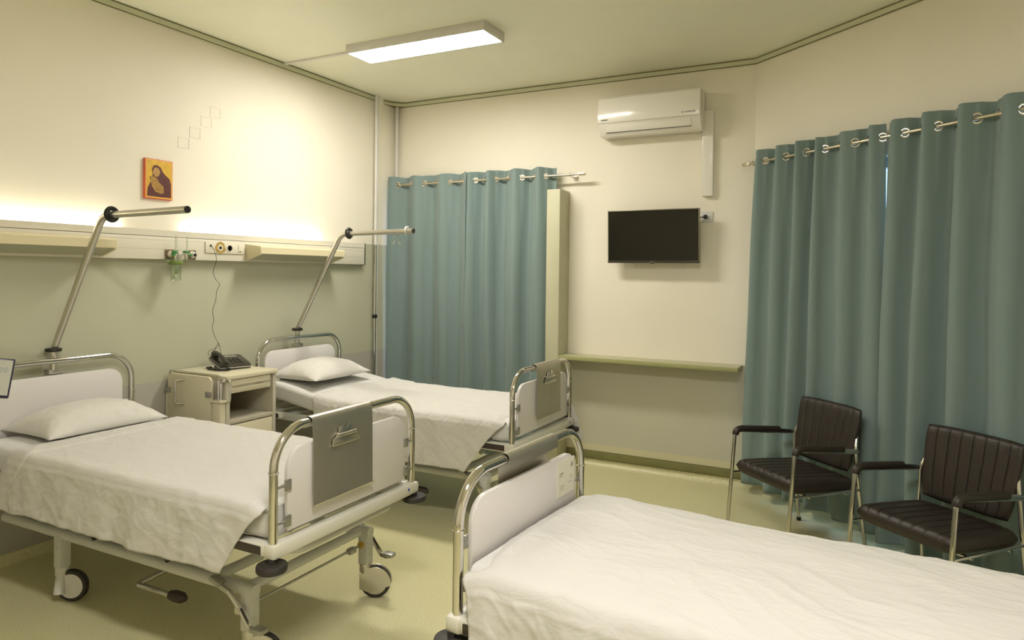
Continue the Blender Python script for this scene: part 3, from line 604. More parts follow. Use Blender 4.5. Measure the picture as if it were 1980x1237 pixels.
# ------------------------------------------------------------------ hospital beds
BL = 2.09       # length between the end boards
def bed(label, loc, rz, dz=0.0, pole=True, ring=False, notice=False, under_y=0.045, swivel=0.48):
    t = thing('hospital_bed', label, 'bed', (loc[0], loc[1], 0), rz, 'hospital beds')
    hw = 0.435
    def board(x, top, nm, sgn):
        # chrome hoop
        zt = top+dz; zb = 0.60+dz
        b = MB(); b.tube([(x, -hw, zb-0.03), (x, -hw, zt), (x, hw, zt), (x, hw, zb-0.03)], 0.0165, [0.15, 0.15], 16, nf=12); fr = b.build(nm+'_frame', 'chrome', t)
        for s_ in (-1, 1):
            c = MB(); c.torus((x, s_*hw, 0.856+dz), 0.0165, 0.0035, (0, 0, 1), 20, 8); c.build('collar', 'chrome', fr)
        b = MB(); z0, z1 = 0.625+dz, top-0.080+dz; outl = rrect(-0.372, 0.372, z0, z1, 0.085, 8, '0011')
        b.prism(outl, x-0.009, x+0.009, 'yz', bev=0.002); pn = b.build(nm+'_panel', 'laminate', t)
        for s_ in (-1, 1):
            for z in (0.80, 0.665):
                c = MB(); c.box((x+sgn*0.012, s_*0.375, z+dz), (0.010, 0.030, 0.042), 0.002); c.cyl((x+sgn*0.008, s_*0.38, z+dz), (x+sgn*0.002, s_*hw, z+dz), 0.007, 10); c.build('clip', 'zinc', pn)
        return fr, pn
    fr, fpn = board(0, 1.014, 'footboard', 1)
    _, hpn = board(-BL, 1.085, 'headboard', -1)
    for x, sgn, nm in ((0, 1, 'footboard_beam'), (-BL, -1, 'headboard_beam')):
        b = MB(); b.box2((x-0.028, -0.462, 0.545+dz), (x+0.030, 0.462, 0.598+dz), 0.012)
        for s_ in (-1, 1): b.box2((x-sgn*0.255 if sgn > 0 else x+0.0, s_*0.412, 0.550+dz), (x if sgn > 0 else x+0.25, s_*0.460, 0.596+dz), 0.010)
        bm_ = b.build(nm, 'enamel', t)
        for s_ in (-1, 1):
            c = MB(); c.box((x-sgn*0.135, s_*0.4580, 0.572+dz), (0.20, 0.010, 0.034), 0.008); c.build('rubber_strip', 'brown_plastic', bm_)
            c = MB(); c.cyl((x+sgn*0.010, s_*0.450, 0.502+dz), (x+sgn*0.010, s_*0.450, 0.532+dz), 0.056, 28, bev=0.008); c.cyl((x+sgn*0.010, s_*0.450, 0.53+dz), (x+sgn*0.01, s_*0.45, 0.55+dz), 0.014, 12); c.build('bumper_wheel', 'rubber', bm_)
    c = MB(); c.cyl((0.029, 0.375, 0.578+dz), (0.0312, 0.375, 0.578+dz), 0.007, 14); c.build('blue_dot', 'blue', bpy.data.objects[bm_.name] if False else t)
    # lying surface
    b = MB()
    for s_ in (-1, 1): b.box2((-BL+0.03, s_*0.405-0.012, 0.535+dz), (-0.03, s_*0.405+0.012, 0.590+dz), 0.004)
    for k in range(11): x = -0.12-k*0.185; b.box2((x-0.03, -0.40, 0.578+dz), (x+0.03, 0.40, 0.592+dz), 0.003)
    b.build('mattress_base', 'frame_paint', t)
    # bent tube below the foot beam
    b = MB(); b.tube([(-0.35, -0.30, 0.515+dz), (-0.02, -0.30, 0.515+dz), (-0.02, 0.32, 0.515+dz), (-0.35, 0.32, 0.515+dz)], 0.014, 0.06, 12); b.build('foot_tube', 'frame_paint', t)
    # undercarriage
    uy = under_y; ty = 0.36; uz = 0.325
    b = MB()
    for s_ in (-1, 1): b.tube([(-1.98, uy+s_*ty, uz), (-0.215, uy+s_*ty, uz)], 0.0255, seg=18)
    for x in (-0.27, -0.47, -1.50, -1.85): b.tube([(x, uy-ty, uz), (x, uy+ty, uz)], 0.022, seg=14)
    b.box2((-1.3, uy-0.10, uz-0.02), (-0.9, uy+0.10, uz+0.03), 0.006); b.build('undercarriage', 'frame_paint', t)
    # lifting arms between undercarriage and base
    for xa, xb in ((-0.62, -0.42), (-1.62, -1.42)):
        for s_ in (-1, 1):
            b = MB(); p, q = Vector((xa, uy+s_*0.24, uz)), Vector((xb, s_*0.26, 0.545+dz)); d = q-p
            R = d.to_track_quat('X', 'Z').to_matrix().to_4x4(); b.box((p+q)/2, (d.length+0.06, 0.022, 0.050), 0.008, None, R)
            b.cyl(p-Vector((0, 0.02, 0)), p+Vector((0, 0.02, 0)), 0.022, 16); b.cyl(q-Vector((0, 0.02, 0)), q+Vector((0, 0.02, 0)), 0.022, 16); b.build('lifting_arm', 'frame_paint', t)
    b = MB(); b.cyl((-1.42, uy, uz+0.02), (-0.78, uy, uz+0.15), 0.022, 14); b.cyl((-0.95, uy, uz+0.115), (-0.60, uy, uz+0.19), 0.012, 12); b.build('hydraulic_cylinder', 'zinc', t)
    # legs with castors
    for x in (-0.245, -1.50):
        for s_ in (-1, 1):
            y = uy+s_*ty; b = MB(); b.box2((x-0.026, y-0.026, 0.165), (x+0.026, y+0.026, uz-0.005), 0.004)
            b.cyl((x, y-s_*0.027, 0.265), (x, y+s_*0.029, 0.265), 0.009, 12); b.cyl((x+0.024, y, 0.215), (x+0.029, y, 0.215), 0.007, 12)
            lg = b.build('leg', 'frame_paint', t)
            d = Vector((math.cos(swivel-rz), math.sin(swivel-rz), 0)); sd = Vector((-d.y, d.x, 0)); wc = Vector((x, y, 0.0765))+d*0.050
            foot = x > -1
            b = MB(); b.cyl((x, y, 0.125), (x, y, 0.170), 0.030, 18, bev=0.004)
            # hood over the wheel
            def hood(off, th_):
                pts = [(0.072*math.cos(a), 0.072*math.sin(a)) for a in [PI*(-0.05)+k*PI*0.88/12 for k in range(13)]]; pts = [(u*1.10, v*1.10) for u, v in pts]
                pts = [(-0.075, 0.05)]+[(-0.075, -0.030 if foot else -0.06), (-0.03, -0.045 if foot else -0.06)]+pts[:1]+pts[1:]
                q = MB(); q.prism(pts, -th_, th_, 'xz', bev=0.002)
                R = Matrix((d, sd, Vector((0, 0, 1)))).transposed().to_4x4(); b.add(q.v, q.f, None, Matrix.Translation(wc+sd*off) @ R)
            if foot: hood(0.021, 0.003); hood(-0.021, 0.003)
            else: b.tube([wc-d*0.050+Vector((0, 0, 0.05)), wc-d*0.050-sd*0.022+Vector((0, 0, -0.035))], 0.0255, seg=14)
            b.build('castor_fork', 'steel' if foot else 'frame_paint', lg)
            b = MB(); b.lathe([(0.058, -0.016), (0.072, -0.015), (0.076, -0.008), (0.076, 0.008), (0.072, 0.015), (0.058, 0.016)], wc, sd, 32, closed=True); b.build('castor_tyre', 'rubber', lg)
            b = MB(); b.lathe([(0, -0.018), (0.058, -0.0165), (0.0585, 0), (0.058, 0.0165), (0, 0.018)], wc, sd, 28, 'steel' if foot else 'laminate'); b.build('castor_disc', 'steel', lg)
    # brake linkage and levers at the foot end
    b = MB(); x = -0.255; b.tube([(x+0.005, uy-ty+0.03, 0.265), (x+0.005, uy+ty-0.03, 0.265)], 0.0065, seg=6)
    b.box((x+0.005, uy+ty-0.10, 0.262), (0.03, 0.045, 0.026), 0.004); b.build('brake_rod', 'zinc', t)
    b = MB()
    for s_ in (-1, 1): b.cyl((x+0.005, uy+s_*(ty-0.038), 0.265), (x+0.005, uy+s_*(ty-0.026), 0.265), 0.016, 16)
    b.build('brake_bush', 'yellow', t)
    for s_ in (-1, 1):
        y = uy+s_*(ty+0.050)
        b = MB(); b.tube([(x-0.115, y, 0.345), (x-0.05, y, 0.325), (x+0.010, y, 0.270), (x+0.065, y, 0.205), (x+0.11, y, 0.20)], 0.0125, 0.02, seg=8); b.cyl((x+0.005, y-s_*0.045, 0.265), (x+0.005, y+s_*0.012, 0.265), 0.014, 14)
        lv = b.build('brake_lever', 'chrome', t)
        for px, pz, a in ((-0.120, 0.350, 0.35), (0.115, 0.203, 0.0)):
            c = MB(); c.box((x+px, y, pz+0.008), (0.056, 0.042, 0.020), 0.005, None, Matrix.Rotation(a, 4, 'Y')); c.build('pedal_pad', 'zinc', lv)
    # bent foot crank with its dark pedal on the near side
    for s_ in ((-1,) if not ring else (-1,)):
        b = MB(); b.tube([(-0.99, uy-0.06, uz-0.01), (-1.0, uy-0.08, 0.185), (-1.03, uy-0.30, 0.155), (-0.80, uy-0.29, 0.150)], 0.013, 0.016, seg=12); fc = b.build('foot_crank', 'chrome', t)
        c = MB(); c.lathe([(0, 0), (0.020, 0.006), (0.026, 0.035), (0.024, 0.075), (0.012, 0.095), (0, 0.098)], (-0.82, uy-0.29, 0.151), (1, 0.1, -0.02), 18)
        c.build('pedal', 'brown_plastic', fc)
    # small control levers under the near side
    for x0 in (-1.28, -0.78):
        b = MB(); b.tube([(x0, uy-0.33, 0.43), (x0+0.05, uy-0.40, 0.42), (x0+0.11, uy-0.41, 0.375)], 0.011, 0.02, seg=10); b.build('release_lever', 'black', t)
    b = MB(); b.box((-1.55, -0.33, 0.47+dz), (0.16, 0.05, 0.08), 0.01); b.box((-0.86, -0.20, 0.45+dz), (0.10, 0.06, 0.10), 0.008); b.build('mechanism_box', 'frame_paint', t)
    if pole:
        xp = -BL-0.045
        b = MB(); b.tube([(xp, 0, 0.56), (xp, 0, 1.143), (xp+0.44, 0, 1.885), (xp+1.10, 0, 1.895)], 0.0185, [0.04, 0.10], 16, nf=8, cap=True); pl = b.build('lifting_pole', 'steel', t)
        b = MB(); b.cyl((xp, 0, 1.132), (xp, 0, 1.152), 0.042, 24, bev=0.006); b.build('collar_ring', 'black', pl)
        b = MB(); b.lathe([(0.020, -0.008), (0.038, -0.010), (0.044, 0), (0.038, 0.010), (0.020, 0.008)], (xp+0.515, 0, 1.888), (1, 0, 0.02), 26, closed=True); b.build('collar_ring', 'black', pl)
        b = MB(); b.cyl((xp+1.099, 0, 1.895), (xp+1.106, 0, 1.895), 0.0175, 18); b.build('end_plug', 'black', pl)
        b = MB(); b.box((xp+0.0, 0, 1.02), (0.055, 0.075, 0.03), 0.005); b.box((xp, 0, 0.60), (0.07, 0.10, 0.05), 0.006); b.build('pole_clamp', 'steel', pl)
        if ring:
            b = MB(); b.torus((xp+1.045, 0, 1.895), 0.0235, 0.006, (1, 0, 0), 20, 8); b.box((xp+1.045, 0, 1.895+0.028), (0.022, 0.02, 0.012), 0.003); b.build('clamp_ring', 'white', pl)
            b = MB(); x = xp+0.955
            b.tube([(x, 0, 1.880), (x, 0, 1.850)], 0.0022, seg=6)
            for s_ in (-1, 1): b.tube([(x, 0, 1.868), (x+s_*0.004, s_*0.012, 1.855), (x+s_*0.020, s_*0.026, 1.825), (x+s_*0.026, s_*0.022, 1.806), (x+s_*0.014, s_*0.012, 1.806), (x+s_*0.008, s_*0.006, 1.826)], 0.0020, 0.006, seg=6)
            b.build('hook', 'nickel', pl)
    if notice:
        b = MB(); b.box2((-0.0122, -0.352, 0.778+dz), (-0.0098, -0.205, 0.915+dz)); nt = b.build('taped_notice', 'paper', fpn, smooth=False); nt['label'] = 'paper notice under clear tape'
        b = MB(); rnd = random.Random(3)
        for y, z, w_, h_ in ((-0.24, 0.868, 0.032, 0.006), (-0.235, 0.858, 0.028, 0.004), (-0.245, 0.82, 0.030, 0.002), (-0.245, 0.812, 0.034, 0.002), (-0.245, 0.804, 0.028, 0.002), (-0.32, 0.845, 0.022, 0.002), (-0.32, 0.838, 0.026, 0.002), (-0.315, 0.82, 0.030, 0.002)):
            b.box((-0.0126, y, z+dz), (0.0008, w_, h_))
        b.lathe([(0, -0.001), (0.011, -0.001), (0.011, 0.001), (0, 0.001)], (-0.0126, -0.328, 0.887+dz), (1, 0, 0), 16); b.build('printed_marks', 'faint', nt)
    return t
B1 = bed('hospital bed with white panels nearest the left edge, with bent lifting pole', (-1.94, 2.277), math.radians(0.6))
B2 = bed('far hospital bed under the left curtains, its lifting pole carries a white ring and hook', (-1.863, 4.037), 0.0, ring=True)
A3 = PI-math.radians(3.5)
B3 = bed('hospital bed at bottom right, taped notice inside its chrome-framed end board', (-1.087, 2.238), A3, dz=-0.046, pole=False, notice=True)
# chart plates hooked over the foot bars
def chart_plate(label, bedo, y0, y1, dz=0.0, clip=True, lean=0.0):
    t = thing('chart_holder', label, 'chart holder', bedo.location[:], bedo.rotation_euler.z, 'steel chart holders')
    zt = 1.014+dz; R = 0.0205; th = 0.0016
    path = [(-0.021, zt-0.030), (-0.0205, zt)]+[(-R*math.cos(a), zt+R*math.sin(a)) for a in [PI*k/10 for k in range(1, 10)]]+[(0.0205, zt), (0.024, zt-0.06), (0.027, 0.70+dz), (0.030, 0.690+dz), (0.037, 0.688+dz), (0.040, 0.694+dz)]
    outer = []; 
    for i, p in enumerate(path):
        a = Vector(path[max(i-1, 0)]); c = Vector(path[min(i+1, len(path)-1)]); d = (c-a).normalized(); nrm = Vector((-d.y, d.x)); outer.append((p[0]+nrm.x*th, p[1]+nrm.y*th))
    poly = path+outer[::-1]
    b = MB(); b.prism(poly, y0, y1, 'xz'); b.build('plate', 'sheet_steel', t, ang=50)
    if clip:
        yc = (y0+y1)/2; b = MB(); k = 1.3; zc = 0.950+dz
        b.prism([(yc+k*u, zc+k*v) for u, v in ((-0.062, -0.036), (0.062, -0.036), (0.060, -0.020), (0.035, -0.004), (0.031, 0.014), (0.016, 0.020), (0, 0.006), (-0.016, 0.020), (-0.031, 0.014), (-0.035, -0.004), (-0.060, -0.020))], 0.032, 0.036, 'yz', bev=0.0010)
        b.tube([(0.040, yc-0.055, zc-0.012), (0.040, yc+0.055, zc-0.012)], 0.0075, seg=10); b.tube([(0.036, yc-k*0.062, zc-k*0.036), (0.036, yc+k*0.062, zc-k*0.036)], 0.006, seg=10)
        for s_ in (-1, 1): b.cyl((0.026, yc+s_*0.038, zc-0.012), (0.042, yc+s_*0.038, zc-0.012), 0.008, 10)
        b.build('clip', 'steel', t)
    return t
chart_plate('bent steel chart plate hooked over the foot bar of the near left bed', B1, -0.258, 0.106)
chart_plate('bent steel chart plate hooked over the foot bar of the far bed', B2, -0.150, 0.215)
chart_plate('steel chart plate over the bar of the bottom right bed, seen from behind', B3, -0.185, 0.170, dz=-0.046)
b = MB(); 
for k in range(1): b.lathe([(0.0172, -0.05), (0.0186, -0.05), (0.0186, 0.05), (0.0172, 0.05)], (0, -0.245, 1.014-0.046), (0, 1, 0), 20, closed=True)
b.build('tape_wrap', 'tape', B3)

# ------------------------------------------------------------------ mattresses, blankets, pillows
def smooth01(x): x = max(0, min(1, x)); return x*x*(3-2*x)
def mattress(label, bedo, dz=0.0, lift=0.0, thick=0.128):
    b = MB(); hw, r = 0.425, 0.035; z0, z1 = 0.594+dz, 0.594+dz+thick; x0, x1 = -BL+0.045, -0.030
    ns = 40
    outl = rrect(-hw, hw, z0, z1, r, 5)
    n = len(outl); nx = 44; vs = []; fs = []
    for i in range(nx+1):
        u = i/nx; x = x0+(x1-x0)*u; e = min(u, 1-u)*nx; shr = 0.012 if e == 0 else 0.0
        li = lift*smooth01((-1.30-x)/0.75)
        for y, z in outl:
            cy, cz = 0, (z0+z1)/2; y2 = y*(1-shr*1.2); z2 = cz+(z-cz)*(1-shr*8)
            bulge = 0.006*noise.noise(Vector((x*3, y*3, z*5+len(label))))
            vs.append((x, y2+(bulge if abs(y) > hw*0.95 else 0), z2+li+(bulge if z > cz else 0)))
    for i in range(nx):
        for k in range(n): fs.append((i*n+k, i*n+(k+1) % n, (i+1)*n+(k+1) % n, (i+1)*n+k))
    fs.append(tuple(range(n))); fs.append(tuple(nx*n+k for k in range(n)))
    b.add(vs, fs); o = b.build('mattress', 'sheet', None, ang=60); o.location = bedo.location; o.rotation_euler = bedo.rotation_euler
    return tag(o, label, 'mattress', 'mattresses in white sheets')
def blanket(label, bedo, xh, drop_n, drop_f, dz=0.0, lift=0.0, foot_cut=0.16, foot_cut_f=None, fold=0.0, crown=0.0, head_cut=0.0, quilt=0.0, seed=0, hem=0.02, sgn=1, xf=-0.045, wr=1.0, slope_head=0.0):
    """draped cover; s runs across the bed, negative s is the side at -y*sgn; drop_n is that side's overhang"""
    hw = 0.462; ztop = 0.733+dz; r = 0.040; nu, nv = 250, 170
    if foot_cut_f is None: foot_cut_f = foot_cut
    smin, smax = -(hw+drop_n), hw+drop_f
    def fn(u, v):
        s = smin+(smax-smin)*v; a = abs(s)
        over = max(0.0, a-(hw-r)); side = math.copysign(1, s); lim = drop_n if s < 0 else drop_f
        f = min(1.0, max(0, a-hw)/max(lim, 1e-3))
        xs = xh+head_cut*f**1.3+slope_head*s; xe = xf-(foot_cut if s*sgn < 0 else foot_cut_f)*(f**(0.8 if s*sgn < 0 else 0.4))
        x = xs+(xe-xs)*u
        li = lift*smooth01((-1.30-x)/0.75)-0.028*(1-smooth01((xe-x)/0.07))*(1 if over <= 0 else 0.5)-crown*min(1, a/hw)**3
        q = PI/2*r
        if over <= 0: y, z, ny, nz_ = s, ztop, 0, 1
        elif over < q: an = over/r; y = side*((hw-r)+r*math.sin(an)); z = ztop-r+r*math.cos(an); ny, nz_ = side*math.sin(an), math.cos(an)
        else: y = side*hw; z = ztop-r-(over-q); ny, nz_ = side, 0
        hem_w = hem*(noise.noise(Vector((x*2.1, seed, side)))+0.4*noise.noise(Vector((x*7, seed, side))))*f
        z += hem_w if over > q else 0
        # folds in the overhang
        dd = 0.0
        if over > q:
            h = over-q
            dd = 0.045*h*1.0+min(1, h/0.12)*(0.016*noise.noise(Vector((x*5.5+h*1.5, seed+3, side*2)))+0.007*noise.noise(Vector((x*15+h*4, seed+1, h*6))))+0.006
        # wrinkles
        w1 = noise.noise(Vector((x*2.2+seed, s*3.2, seed))); w2 = noise.noise(Vector((x*4+s*5, s*9-x*3, seed+4))); w3 = 1-abs(noise.noise(Vector((x*5+s*2.2, s*6.5+x*1.3, seed+8))))*2
        dd += wr*(0.006*w1+0.003*w2+0.0045*max(0, w3-0.25)**2)
        rim = min(1, min(u, 1-u)*30); dd *= 0.4+0.6*rim
        if fold: dd += 0.007*(1-smooth01((x-xs-fold)/0.012+0.5))
        w5 = noise.noise(Vector((x*9+s*14+seed, s*5-x*6, seed+12))); dd += wr*0.0022*max(0, 1-abs(w5)*7)*(1 if over > q else 0.35)
        w6 = noise.noise(Vector((x*22+a*6, a*26+x*5, seed+17))); dd += wr*0.0013*w6*(1 if over > q else 0.4)
        if quilt:
            g1 = abs(((x+s*0.95)/0.13) % 1-0.5)*2; g2 = abs(((x-s*0.95)/0.13) % 1-0.5)*2
            dd += quilt*(min(1, (1-max(g1, g2))*5)-1)
        return (x, y*1.0+ny*dd*1.0, z+nz_*dd+li)
    b = MB(); b.grid(fn, nu, nv); o = b.build('blanket', 'blanket', None, ang=180); o.location = bedo.location; o.rotation_euler = bedo.rotation_euler
    md = o.modifiers.new('thickness', 'SOLIDIFY'); md.thickness = 0.006; md.offset = -1
    return tag(o, label, 'blanket', 'white bed covers'), fn
def pillow(label, loc, rz, L=0.66, W=0.42, H=0.13, seed=0, tilt=0.0):
    b = MB(); nu, nv = 56, 44
    def shape(u, v, top):
        a = u*2-1; c = v*2-1
        # corners pull outwards, edges curve inwards
        ex = 1-0.09*(1-c*c)*0+0.0; x = a*L/2*(1-0.075*(1-abs(c)**2.2)*abs(a)**2); y = c*W/2*(1-0.11*(1-abs(a)**2.2)*abs(c)**2)
        prof = (max(0, 1-abs(a)**2.6)**0.62)*(max(0, 1-abs(c)**2.4)**0.62)
        w = 0.008*noise.noise(Vector((a*3+seed, c*3, seed)))+0.005*noise.noise(Vector((a*9+c*3, c*6-a*4, seed+3)))*min(1, 3*(1-prof)+0.2)
        cr = 0.007*math.sin(math.atan2(c+0.2, a)*9+seed)*smooth01((abs(a)+abs(c)-0.75)*1.4)*prof
        z = H*(0.80 if top else -0.20)*prof+(w+cr)*(1 if top else 0.2)*min(1, prof*2.5)
        return (x, y, z)
    b.grid(lambda u, v: shape(u, v, True), nu, nv); b.grid(lambda u, v: shape(u, v, False), nu, nv)
    me_o = b.build('pillow', 'pillow', None, ang=180)
    bm = bmesh.new(); bm.from_mesh(me_o.data); bmesh.ops.remove_doubles(bm, verts=bm.verts[:], dist=0.0008); bmesh.ops.recalc_face_normals(bm, faces=bm.faces[:]); bm.to_mesh(me_o.data); bm.free()
    me_o.location = loc; me_o.rotation_euler = (tilt, 0, rz)
    return tag(me_o, label, 'pillow', 'white pillows')
mattress('sheeted mattress lying on the near left bed', B1)
mattress('sheeted mattress lying on the far bed', B2, lift=0.085)
mattress('sheeted mattress on the bottom right bed, hidden by its cover', B3, dz=-0.046, thick=0.160)
blanket('white cover spread over the near left bed, hanging down towards the camera', B1, -1.66, 0.262, 0.22, foot_cut=0.20, head_cut=-0.25, fold=0.13, hem=0.014, seed=2, wr=1.2)
blanket('quilted white cover spread over the far bed beside the curtains', B2, -1.52, 0.31, 0.24, foot_cut=0.26, foot_cut_f=-0.135, head_cut=0.04, fold=0.20, lift=0.085, quilt=0.0030, seed=5)
blanket('white cover on the large bed in the bottom right corner', B3, -2.02, 0.30, 0.33, dz=-0.004, crown=0.034, foot_cut=0.05, seed=9, wr=1.7, xf=-0.028)
pillow('white pillow at the head of the near left bed', (-3.80, 2.29, 0.752), PI/2, 0.66, 0.44, 0.155, 1, tilt=0.0)
pillow('white pillow at the head of the far bed, near the curtain corner', (-3.68, 3.965, 0.828), PI/2+0.03, 0.64, 0.46, 0.15, 4)

# ------------------------------------------------------------------ bedside cabinet with telephone
t = thing('bedside_cabinet', 'cream bedside cabinet with open niche and drawer between the two left beds', 'cabinet', (-3.845, 3.228, 0))
# local: +x front, -y is the side facing the camera
x0, x1, y0, y1 = -0.255, 0.255, -0.205, 0.205
b = MB()
b.box2((x0, y1-0.028, 0.09), (x1, y1, 0.905), 0.003); b.box2((x0, y0, 0.09), (x1, y0+0.03, 0.905), 0.003); b.box2((x0, y0+0.03, 0.09), (x0+0.015, y1-0.028, 0.905), 0, 'cab_in')
b.box2((x0+0.015, y0+0.03, 0.620), (x1-0.002, y1-0.028, 0.645), 0.002); b.box2((x0+0.015, y0+0.03, 0.09), (x1-0.02, y1-0.028, 0.11), 0.002); b.build('carcass', 'cab', t)
b = MB(); b.box2((x0, y0-0.005, 0.905), (x1+0.012, y1+0.012, 0.934), 0.008); b.build('top', 'cab', t)
b = MB(); b.box2((x1-0.42, y0+0.034, 0.832), (x1-0.012, y1-0.050, 0.900), 0.002); b.box2((x1-0.012, y0+0.034, 0.818), (x1, y1-0.050, 0.856), 0.002); b.box2((x1-0.012, y0+0.034, 0.862), (x1, y1-0.050, 0.902), 0.002); dr = b.build('drawer', 'cab', t)
b = MB(); b.tube([(x1-0.002, y0+0.055, 0.859), (x1+0.012, y0+0.055, 0.859), (x1+0.012, y1-0.060, 0.859), (x1-0.002, y1-0.060, 0.859)], 0.0035, 0.006, seg=8); b.build('drawer_pull', 'chrome', dr)
b = MB(); b.box2((x1-0.020, y0+0.034, 0.115), (x1-0.001, y1-0.032, 0.614), 0.003); dd = b.build('door', 'cab', t)
b = MB(); b.cyl((x1, y0+0.06, 0.590), (x1+0.015, y0+0.06, 0.590), 0.008, 12); b.build('door_knob', 'chrome', dd)
b = MB(); b.prism(rrect(x0+0.012, x1-0.085, 0.30, 0.925, 0.035, 6, '0011'), y0-0.046, y0-0.026, 'xz', bev=0.003); fp = b.build('folding_flap', 'cab', t)
b = MB(); b.tube([(x0+0.175, y0-0.042, 0.890), (x0+0.140, y0-0.085, 0.890), (x0+0.140, y0-0.085, 0.735), (x0+0.175, y0-0.042, 0.735)], 0.0068, 0.018, seg=10); b.build('flap_handle', 'chrome', fp)
for x in (x0+0.020, x1-0.105):
    c = MB(); c.box((x, y0-0.049, 0.815), (0.050, 0.010, 0.034), 0.002); c.build('flap_clip', 'zinc', fp)
b = MB(); b.tube([(x0-0.004, y0-0.02, 0.72), (x0-0.004, y0-0.02, 0.938), (x1-0.040, y0-0.02, 0.938), (x1-0.040, y0-0.02, 0.78)], 0.0050, 0.02, seg=8); b.build('flap_rail', 'chrome', t)
b = MB(); b.box2((x1-0.080, y0-0.045, 0.09), (x1-0.002, y0-0.0, 0.765), 0.008); b.box2((x1-0.092, y0-0.050, 0.765), (x1+0.003, y0+0.002, 0.783), 0.006); b.build('corner_post', 'cab', t)
b = MB(); b.box2((x0-0.01, y0-0.045, 0.09), (x0+0.008, y0, 0.80), 0.005); b.build('corner_post', 'cab', t)
b = MB(); b.cyl((x1-0.045, y0-0.022, 0.78), (x1-0.045, y0-0.022, 0.905), 0.007, 12); b.build('flap_post', 'chrome', t)
b = MB(); b.cyl((x1-0.022, y0-0.02, 0.78), (x1-0.022, y0-0.02, 0.89), 0.009, 12); b.build('flap_post', 'chrome', t)
b = MB(); b.tube([(x1+0.0, y0+0.004, 0.908), (x1+0.030, y0+0.004, 0.908), (x1+0.030, y0+0.004, 0.770), (x1+0.0, y0+0.004, 0.770)], 0.007, 0.02, seg=10); b.lathe([(0, 0.016), (0.012, 0.012), (0.016, 0), (0.012, -0.012), (0, -0.016)], (x1-0.005, y0-0.012, 0.908), (0, 0, 1), 16); b.build('towel_rail', 'chrome', t)
b = MB(); b.cyl((x1-0.03, y1+0.005, 0.90), (x1-0.03, y1+0.005, 0.86), 0.012, 12); b.tube([(x1-0.03, y1+0.005, 0.865), (x1+0.02, y1+0.008, 0.858)], 0.005, seg=8); b.build('side_peg', 'cab', t)
for x in (x0+0.05, x1-0.05):
    for y in (y0+0.04, y1-0.04):
        b = MB(); b.cyl((x, y-0.012, 0.04), (x, y+0.012, 0.04), 0.04, 20, bev=0.004); b.box((x, y, 0.075), (0.03, 0.034, 0.035), 0.004); b.build('castor', 'rubber', t)
# telephone
ph = thing('telephone', 'black desk telephone with handset on the bedside cabinet', 'telephone', (-3.865, 3.285, 0.936), math.radians(74))
b = MB(); T = Matrix.Translation((0, 0, 0.045)) @ Matrix.Rotation(math.radians(16), 4, 'X')
q = MB(); q.prism([(-0.105, -0.095), (0.105, -0.095), (0.11, -0.06), (0.11, 0.085), (0.09, 0.10), (-0.09, 0.10), (-0.11, 0.085), (-0.11, -0.06)], -0.018, 0.008, 'xy', bev=0.004); b.add(q.v, q.f, 'phone', T)
q = MB(); q.prism([(-0.108, -0.098), (0.108, -0.098), (0.113, -0.06), (0.113, 0.087), (0.092, 0.103), (-0.092, 0.103), (-0.113, 0.087), (-0.113, -0.06)], -0.008, -0.003, 'xy'); b.add(q.v, q.f, 'silver', T)
b.box((0, 0.055, 0.022), (0.15, 0.06, 0.044), 0.006, 'black'); b.box((0, -0.06, 0.008), (0.13, 0.02, 0.016), 0.003, 'black'); b.build('base', 'black', ph)
b = MB()
for i in range(3):
    for j in range(4): q = MB(); q.box((0.0+0.028*i, -0.055+0.024*j, 0.010), (0.018, 0.013, 0.006), 0.002); b.add(q.v, q.f, None, T)
b.build('keypad', 'ink', ph)
b = MB(); q = MB(); q.box((0.028, 0.065, 0.009), (0.085, 0.028, 0.004), 0.001); b.add(q.v, q.f, None, T); b.build('display', 'zinc', ph)
b = MB(); q = MB(); pts = [(-0.070, -0.10+0.2*k/16, 0.022+0.024*math.sin(PI*k/16)) for k in range(17)]; rr = [0.012+0.010*abs(math.cos(PI*k/16))**3 for k in range(17)]
q.tube(pts, rr, seg=14); q.cyl((-0.070, -0.085, 0.004), (-0.070, -0.085, 0.028), 0.024, 18, bev=0.004); q.cyl((-0.070, 0.085, 0.004), (-0.070, 0.085, 0.028), 0.024, 18, bev=0.004); b.add(q.v, q.f, None, T); b.build('handset', 'phone', ph)
def coil(pts, R, r, turns, seg=6, rnd=None):
    P = [Vector(p) for p in pts]; n = turns*10; out = []
    L = [0]
    for a, c in zip(P, P[1:]): L.append(L[-1]+(c-a).length)
    def at(s_):
        s_ = max(0, min(s_, L[-1]-1e-6)); i = 0
        while L[i+1] < s_: i += 1
        return P[i].lerp(P[i+1], (s_-L[i])/(L[i+1]-L[i])), (P[i+1]-P[i]).normalized()
    for k in range(n+1):
        p, d = at(L[-1]*k/n); _, d2 = at(min(L[-1], L[-1]*k/n+0.02)); d = (d+d2).normalized()
        up = Vector((0, 0, 1)) if abs(d.z) < 0.8 else Vector((1, 0, 0)); a = d.cross(up).normalized(); c = a.cross(d); an = 2*PI*k/10
        out.append(p+a*R*math.cos(an)+c*R*math.sin(an))
    return out
b = MB(); pp_ = [(-0.07, -0.105, 0.012), (-0.055, -0.13, 0.010), (-0.09, -0.14, 0.008), (-0.135, -0.09, 0.008), (-0.145, -0.0, 0.008), (-0.135, 0.05, 0.008), (-0.10, 0.055, 0.008)]
b.tube(coil(pp_, 0.0055, 0.002, 52), 0.0021, seg=5); b.build('coiled_cord', 'black', ph)
